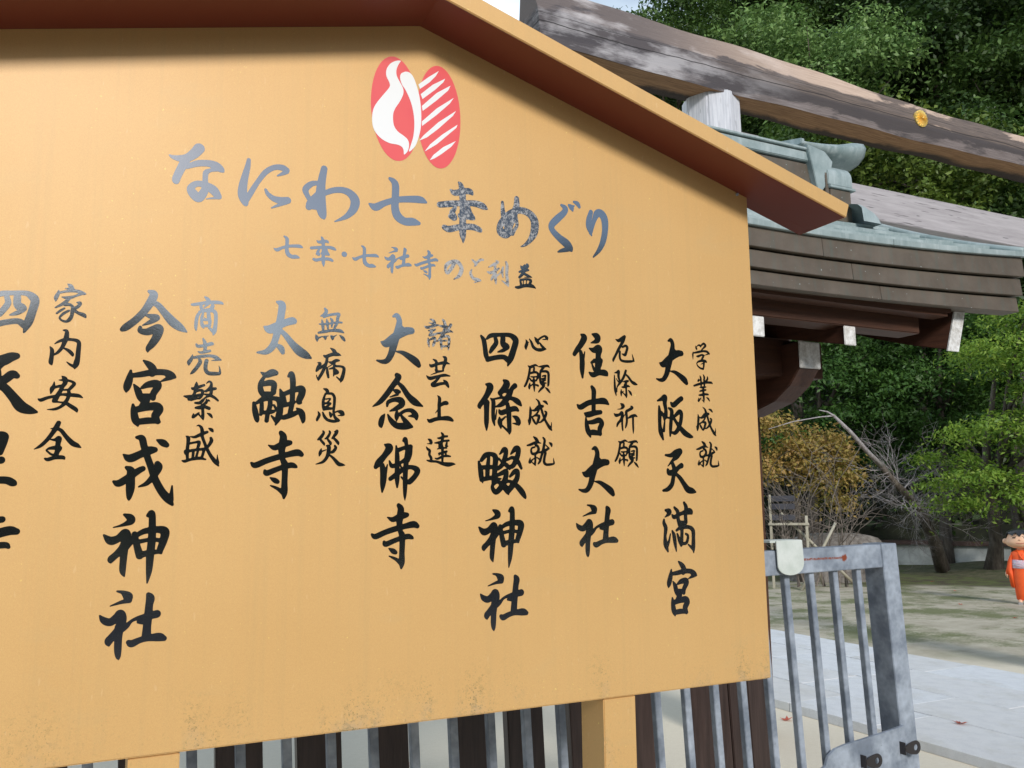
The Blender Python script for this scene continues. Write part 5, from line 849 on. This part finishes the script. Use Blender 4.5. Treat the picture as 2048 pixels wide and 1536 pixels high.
spine = [(15.65, 12.25, .1), (15.35, 12.15, .65), (14.9, 12.0, 1.15), (14.35, 11.85, 1.55), (13.75, 11.68, 1.85), (13.35, 11.6, 2.15), (12.9, 11.52, 2.42), (12.45, 11.45, 2.75), (11.98, 11.38, 3.03)]
MB().tube(spine[:6], [.15, .12, .09, .075, .062, .052], 9).build('trunk', M['bark'], bt, smooth=True)
MB().tube(spine[5:] , [.052, .045, .036, .026], 8).build('broken_bough', M['deadbark'], bt, smooth=True)
b = MB(); b.tube([(11.98, 11.38, 3.03), (11.75, 11.5, 3.01), (11.3, 11.7, 2.93), (10.9, 11.9, 2.80)], [.014, .011, .009, .005], 6); b.tube([(11.98, 11.38, 3.03), (11.85, 11.4, 3.10), (11.70, 11.45, 3.13)], [.02, .014, .007], 6); b.build('pale_twig', M['deadbark'], bt)
b = MB()
for k in range(20):
    s = Vector(spine[2]).lerp(Vector(spine[5]), rr.random()); twigs(b, s, (rr.uniform(-1, 1), rr.uniform(-.6, .6), rr.uniform(-.45, .35)), rr.uniform(.5, .95), .011, 3, rr, 4)
for k in range(5): twigs(b, Vector(spine[1]).lerp(Vector(spine[2]), rr.random()), (rr.uniform(-1, .2), rr.uniform(-.4, .3), rr.uniform(.3, .9)), .8, .014, 3, rr, 4)
b.build('twigs', M['deadbark'], bt)
sb = root('twiggy_shrub', (11.3, 11.6, 0), 'tangle of thin grey leafless stems below the autumn tree', 'shrub')
b = MB(); rr = random.Random(5)
for k in range(17):
    x = 10.9 + rr.random() * 1.1; y = 11.9 - (x - 10.9) * .5 + rr.uniform(-.2, .2); twigs(b, (x, y, 0), (rr.uniform(-.15, .15), rr.uniform(-.1, .1), 1), rr.uniform(1.0, 1.7), .017, 2, rr, 4, -.02)
b.build('stems', mat_noise('grey_stem', (.10, .08, .065), (.25, .21, .175), 12, .9, .2), sb)
# big tree foot at right behind the mound
bg2 = root('old_tree', (17.9, 11.9, .2), 'old dark trunk standing on the mossy mound at right, under the bright maple', 'tree trunk')
b = MB(); b.tube([(17.9, 11.9, -.1), (17.85, 11.9, .5), (17.7, 11.9, 1.4), (17.8, 11.7, 2.6), (17.9, 11.6, 4.2)], [.34, .2, .16, .14, .1], 12); b.build('trunk', M['bark'], bg2, smooth=True)
b = MB()
for a in ((-.9, -.5, 1.0), (.9, -.9, 1.3), (-1.4, .2, 2.0), (-.6, -.9, 2.2)): b.tube([(17.8, 11.9, .6 + a[2] * .3), (17.8 + a[0] * .5, 11.9 + a[1] * .5, .8 + a[2] * .6), (17.8 + a[0], 11.9 + a[1], .9 + a[2])], [.07, .05, .02], 7)
b.build('limbs', M['bark'], bg2, smooth=True)

# ================================================================ COURTYARD THINGS
b = MB(); rr = random.Random(2); vs = []; fs = []; nu, nv = 26, 12
for j in range(nv + 1):
    for i in range(nu):
        a = 2 * math.pi * i / nu; ph = math.pi / 2 * j / nv; r = math.cos(ph) ** .55; e = 1 + .10 * math.sin(a * 3 + 1) + .06 * math.sin(a * 7 + j) + rr.uniform(-.025, .025)
        lx, ly, lz = 1.02 * r * e * math.cos(a), .62 * r * e * math.sin(a), .94 * math.sin(ph) ** .8 * (1 + .03 * math.sin(a * 4)) - .12 * lx_ if False else .94 * math.sin(ph) ** .8
        vs.append((12.86 + lx * .80 + ly * .6, 12.42 - lx * .6 + ly * .80, lz * .97 - .02))
for j in range(nv):
    for i in range(nu): a = j * nu + i; c = j * nu + (i + 1) % nu; fs.append((a, c, c + nu, a + nu))
tag(b.add(vs, fs).build('boulder', M['rock'], smooth=True), 'broad low mossy boulder behind the top rail of the steel gate', 'boulder')
wl = root('low_wall', (18.0, 14.3, 0), 'low white plaster wall with brown metal cap beyond the gate post', 'wall')
def wseg(p0, p1, w_, z0, z1, name, mat):
    p0 = Vector(p0); p1 = Vector(p1); d = (p1 - p0).normalized(); nn = Vector((-d.y, d.x)) * w_ / 2
    q = [p0 + nn, p0 - nn, p1 - nn, p1 + nn]; return MB().add([(*a, z0) for a in q] + [(*a, z1) for a in q], [(0, 3, 2, 1), (4, 5, 6, 7), (0, 1, 5, 4), (1, 2, 6, 5), (2, 3, 7, 6), (3, 0, 4, 7)]).build(name, mat, wl, bevel=.006)
wseg((15.6, 15.9), (17.9, 14.05), .30, -.1, .47, 'plaster_body', M['plaster']); wseg((17.95, 14.0), (18.9, 13.0), .30, -.1, .44, 'plaster_body', M['plaster'])
wseg((15.5, 15.98), (17.95, 14.01), .52, .47, .56, 'metal_cap', M['capm']); wseg((17.99, 13.98), (19.0, 12.9), .50, .44, .53, 'metal_cap', M['capm'])
# notice stand half hidden by the shrub
ns_ = root('notice_stand', (10.95, 11.7, 0), 'weathered wooden notice stand with dark slatted board in the shrubs', 'notice stand')
ux, uy = .76, -.65
def sbx(u0, u1, z0, z1, name, mat, d0=0, d1=.05):
    P = []
    for z in (z0, z1):
        for (u_, d) in ((u0, d0), (u1, d0), (u1, d1), (u0, d1)): P.append((10.72 + ux * u_ + .65 * d, 11.80 + uy * u_ + .76 * d, z))
    MB().add(P, [(0, 3, 2, 1), (4, 5, 6, 7), (0, 1, 5, 4), (1, 2, 6, 5), (2, 3, 7, 6), (3, 0, 4, 7)]).build(name, mat, ns_, bevel=.003)
gw = M['bamboo']; sbx(.0, .045, 0, 1.62, 'post', gw); sbx(.60, .645, 0, 1.25, 'post', gw)
for z in (1.17, 1.36, 1.50): sbx(.046, .44, z, z + .10, 'board', M['darkboard'], .01, .03)
sbx(-.02, .66, 1.085, 1.125, 'ledge', gw, -.03, .06)
for i, (a, b_, lb) in enumerate((((11.28, 11.2, .62), (11.62, 11.15, 1.12), 'pale pole leaning right behind the white latch cover'), ((10.9, 11.7, 1.3), (11.75, 11.3, .35), 'pole leaning left, crossing down behind the gate rail'), ((11.9, 11.9, .3), (11.72, 11.95, 1.0), 'short thin pole at the left end of the boulder'))):
    A_, B_ = Vector(a), Vector(b_); d_ = (B_ - A_); lo, hi = (A_, B_) if A_.z < B_.z else (B_, A_); dd = (hi - lo) / (hi.z - lo.z); ft = lo - dd * lo.z
    tag(MB().tube([ft, hi], [.028, .024], 8).build('leaning_pole', M['bamboo'], smooth=True), lb, 'pole', 'poles propped in the shrubs')

# fallen maple leaves on the sand and slabs
lm = None; spots = [(3.2, 7.6), (10.2, 9.2), (11.3, 8.6), (9.1, 10.4), (6.2, 5.5), (4.38, 4.75), (5.1, 3.95), (12.9, 9.9), (8.2, 7.4), (7.8, 5.1), (10.6, 7.3), (1.2, 3.6), (1.5, 4.0), (1.9, 3.7), (2.4, 4.3), (2.1, 4.6), (.9, 4.2), (.6, 3.9), (2.9, 4.4), (3.2, 3.9), (.35, 3.7), (1.7, 5.0), (14.0, 11.2), (13.2, 12.0), (9.6, 6.4), (12.2, 10.9)]
for i, (x, y) in enumerate(spots):
    on = 4.57 < x < 7.0; z = .066 if on else .002
    if lm is None:
        b = MB(); vs = []
        for k in range(10): a = 2 * math.pi * k / 10; r = .042 if k % 2 == 0 else .017; vs.append((r * math.cos(a), r * math.sin(a), .004 + (.010 if k % 2 == 0 else 0)))
        b.add(vs + [(0, 0, .004)], [(k, (k + 1) % 10, 10) for k in range(10)]); lm = b.build('fallen_leaf', M['red_leaf']); o = lm
    else: o = lm.copy(); COL.objects.link(o)
    o.location = (x, y, z); o.rotation_euler = (random.uniform(-.2, .2), random.uniform(-.2, .2), random.uniform(0, 6)); s = random.uniform(.7, 1.3); o.scale = (s, s, s)
    tag(o, 'small red fallen leaf ' + ('lying on the paving stones' if on else 'on the sand glimpsed between the fence slats under the notice board' if x < 4 and y < 5.2 else 'on the pale sand in front of the paved path' if x < 4.6 else 'lying on the mossy courtyard ground beyond the paved path'), 'fallen leaf', 'fallen leaves scattered on the ground')

# ================================================================ CHILD STATUE IN ORANGE KIMONO
SX, SY = 12.13, 8.18
st = root('child_statue', (SX, SY, 0), 'painted child statue in orange kimono with striped sash at the right edge', 'statue')
fw = Vector((-.83, -.56, 0)).normalized(); sd_ = Vector((-fw.y, fw.x, 0)) * -1   # facing the viewer; sd_ = picture left
def T(a, f, z):
    q = 1.35 if z > .80 else 1.0; zz = z if z <= .80 else .80 + (z - .80) * 1.12
    p = Vector((SX, SY, 0)) + sd_ * a * 1.06 * q + fw * f * 1.06 * q; return (p.x, p.y, zz * .985)
def loft(name, rings, mat, n=24, smooth=True):     # rings (a, f, z, ra, rf)
    vs = []; fs = []
    for (a, f, z, ra, rf_) in rings:
        for k in range(n): t = 2 * math.pi * k / n; vs.append(T(a + ra * math.cos(t), f + rf_ * math.sin(t), z))
    for i in range(len(rings) - 1):
        for k in range(n): fs.append((i * n + k, i * n + (k + 1) % n, (i + 1) * n + (k + 1) % n, (i + 1) * n + k))
    fs += [tuple(range(n - 1, -1, -1)), tuple((len(rings) - 1) * n + k for k in range(n))]
    return MB().add(vs, fs).build(name, mat, st, smooth=smooth)
# skin: neck and head in one surface, face with nose, cheeks and ears
rings = [(0, 0, .74, .05, .045), (0, 0, .77, .042, .04), (0, 0, .80, .040, .04), (0, .004, .808, .062, .06), (0, .008, .83, .105, .088), (0, .01, .86, .128, .102), (0, .01, .89, .132, .106), (0, .005, .93, .118, .103), (0, 0, .97, .108, .10), (0, 0, 1.01, .09, .088), (0, 0, 1.035, .05, .05), (0, 0, 1.042, .01, .01)]
loft('head_and_neck', rings, M['skin'])
for s in (-1, 1):
    b = MB(); vs = []; fs = []
    for j in range(7):
        for i in range(12): ph = math.pi * j / 6; t = 2 * math.pi * i / 12; vs.append(T(s * (.128 + .028 * math.sin(ph) * math.cos(t)), -.005 + .018 * math.sin(ph) * math.sin(t), .895 + .036 * math.cos(ph)))
    for j in range(6):
        for i in range(12): a = j * 12 + i; c = j * 12 + (i + 1) % 12; fs.append((a, c, c + 12, a + 12))
    b.add(vs, fs).build('ear', M['skin'], st, smooth=True)
    e = [T(s * .047 + dx, .100 + .002 * k - abs(dx) * .10, .945 + dz) for k in (0, 1) for dx, dz in ((-.022, -.004), (-.010, .007), (.010, .007), (.022, -.002), (.012, -.009), (-.010, -.010))]
    MB().add(e, [(0, 1, 2, 3, 4, 5), (11, 10, 9, 8, 7, 6)] + [(i, i + 6, (i + 1) % 6 + 6, (i + 1) % 6) for i in range(6)]).build('eye', M['eye'], st)
    MB().tube([T(s * .075, .082, .962), T(s * .05, .098, .970), T(s * .025, .103, .964)], .003, 6).build('eyebrow', M['hair'], st)
MB().tube([T(0, .098, .935), T(0, .118, .915), T(0, .108, .905)], [.005, .012, .009], 8).build('nose', M['skin'], st, smooth=True)
MB().tube([T(-.058, .094, .888), T(-.03, .112, .874), T(0, .117, .870), T(.03, .112, .874), T(.058, .094, .888)], .0035, 6).build('mouth', M['lip'], st)
b = MB(); vs = []; fs = []
for j in range(8):
    for i in range(24):
        ph = math.pi / 2 * j / 7; t = 2 * math.pi * i / 24; fr = math.sin(t); zz = .985 + .03 * math.cos(i * 2.6) * (1 if fr > 0 else 0) if j == 0 and fr > 0 else (.90 if j == 0 else .985 + .075 * math.sin(ph)); r = math.cos(ph) if j else 1.0
        vs.append(T(.122 * max(r, .02) * math.cos(t), -.008 + .116 * max(r, .02) * math.sin(t), zz))
for j in range(7):
    for i in range(24): a = j * 24 + i; c = j * 24 + (i + 1) % 24; fs.append((a, c, c + 24, a + 24))
b.add(vs, fs).build('hair', M['hair'], st, smooth=True)
loft('kimono', [(0, 0, .055, .085, .07), (0, 0, .07, .098, .08), (0, 0, .2, .108, .09), (0, 0, .36, .122, .098), (0, 0, .48, .118, .095), (0, 0, .60, .115, .09), (0, 0, .68, .125, .088), (0, 0, .735, .125, .08), (0, 0, .765, .085, .065), (0, 0, .78, .048, .045)], M['kimono'])
loft('sash', [(0, 0, .515, .120, .098), (0, 0, .52, .126, .103), (0, 0, .635, .124, .100), (0, 0, .64, .118, .095)], M['obi'])
MB().tube([T(-.05, .045, .785), T(-.01, .088, .69), T(.02, .098, .64)], [.012, .013, .012], 6).build('collar', M['kimono'], st, smooth=True)
MB().tube([T(.05, .045, .785), T(.01, .092, .69), T(-.02, .100, .64)], [.012, .013, .012], 6).build('collar', M['kimono'], st, smooth=True)
for s in (-1, 1):
    P0 = [(.105, .735), (.135, .70), (.165, .62), (.185, .52), (.205, .45), (.19, .42), (.17, .425), (.165, .36), (.150, .24), (.11, .225), (.095, .25), (.105, .40), (.11, .55)]
    vs = [T(s * a, f, z) for f in (-.025, .045) for a, z in P0]; n = len(P0)
    MB().add(vs, [tuple(range(n)), tuple(range(2 * n - 1, n - 1, -1))] + [(i, i + n, (i + 1) % n + n, (i + 1) % n) for i in range(n)]).build('sleeve', M['kimono'], st, bevel=.010, smooth=True)
    # hand: palm, four fingers, thumb
    b = MB(); hx = s * .188; b.tube([T(hx, .01, .46), T(hx + s * .004, .012, .425), T(hx + s * .004, .014, .40)], [.016, .019, .016], 8)
    for q_, (df, ln) in enumerate(((-.012, .026), (-.004, .031), (.004, .029), (.012, .022))): b.tube([T(hx + s * .003, .013 + df, .404), T(hx + s * .002, .016 + df, .404 - ln * .6), T(hx - s * .003, .02 + df, .404 - ln)], [.005, .0046, .0035], 6)
    b.tube([T(hx, .026, .43), T(hx - s * .002, .036, .415), T(hx - s * .004, .038, .40)], [.006, .0055, .004], 6); b.build('hand', M['skin'], st, smooth=True)
    MB().tube([T(s * .05, -.02, .085), T(s * .052, .02, .05), T(s * .055, .09, .040), T(s * .056, .115, .034)], [.026, .03, .026, .014], 10).build('foot', M['skin'], st, smooth=True)
    MB().tube([T(s * .052, -.05, .012), T(s * .055, .04, .012), T(s * .056, .12, .012)], [.026, .034, .028], 10).build('sandal', M['sandal'], st)

# ================================================================ WOOD BEHIND THE VIEWER (mirrored in the glossy lettering)
n = 60000; a = rng.random(n) * math.pi * 1.05 + math.pi * .98; d = 16 + rng.random(n) * 5
th_ = np.degrees(a)  # 180 = -x, 270 = -y, 360 = +x
el = np.interp(th_, [176, 240, 262, 270, 276, 282, 287, 294, 302, 312, 340, 370], [10, 13.5, 13.5, 13, 12, 10.2, 11.5, 13.5, 17.2, 21, 20, 16]) + 1.3 * np.sin(a * 23) + .8 * np.sin(a * 57)
topz = 1.5 + np.tan(np.radians(el)) * d; z = topz * rng.random(n) ** .6
P = np.stack([np.cos(a) * d, np.sin(a) * d, z], 1)
o = bpy.data.objects.new('woodland', leaves_mesh('woodland', P, np.tile([0, .6, .6], (n, 1)), .34, M['dark_leaf'], .6)); COL.objects.link(o); tag(o, 'belt of dark trees unseen behind the viewer', 'woodland', kind='stuff')
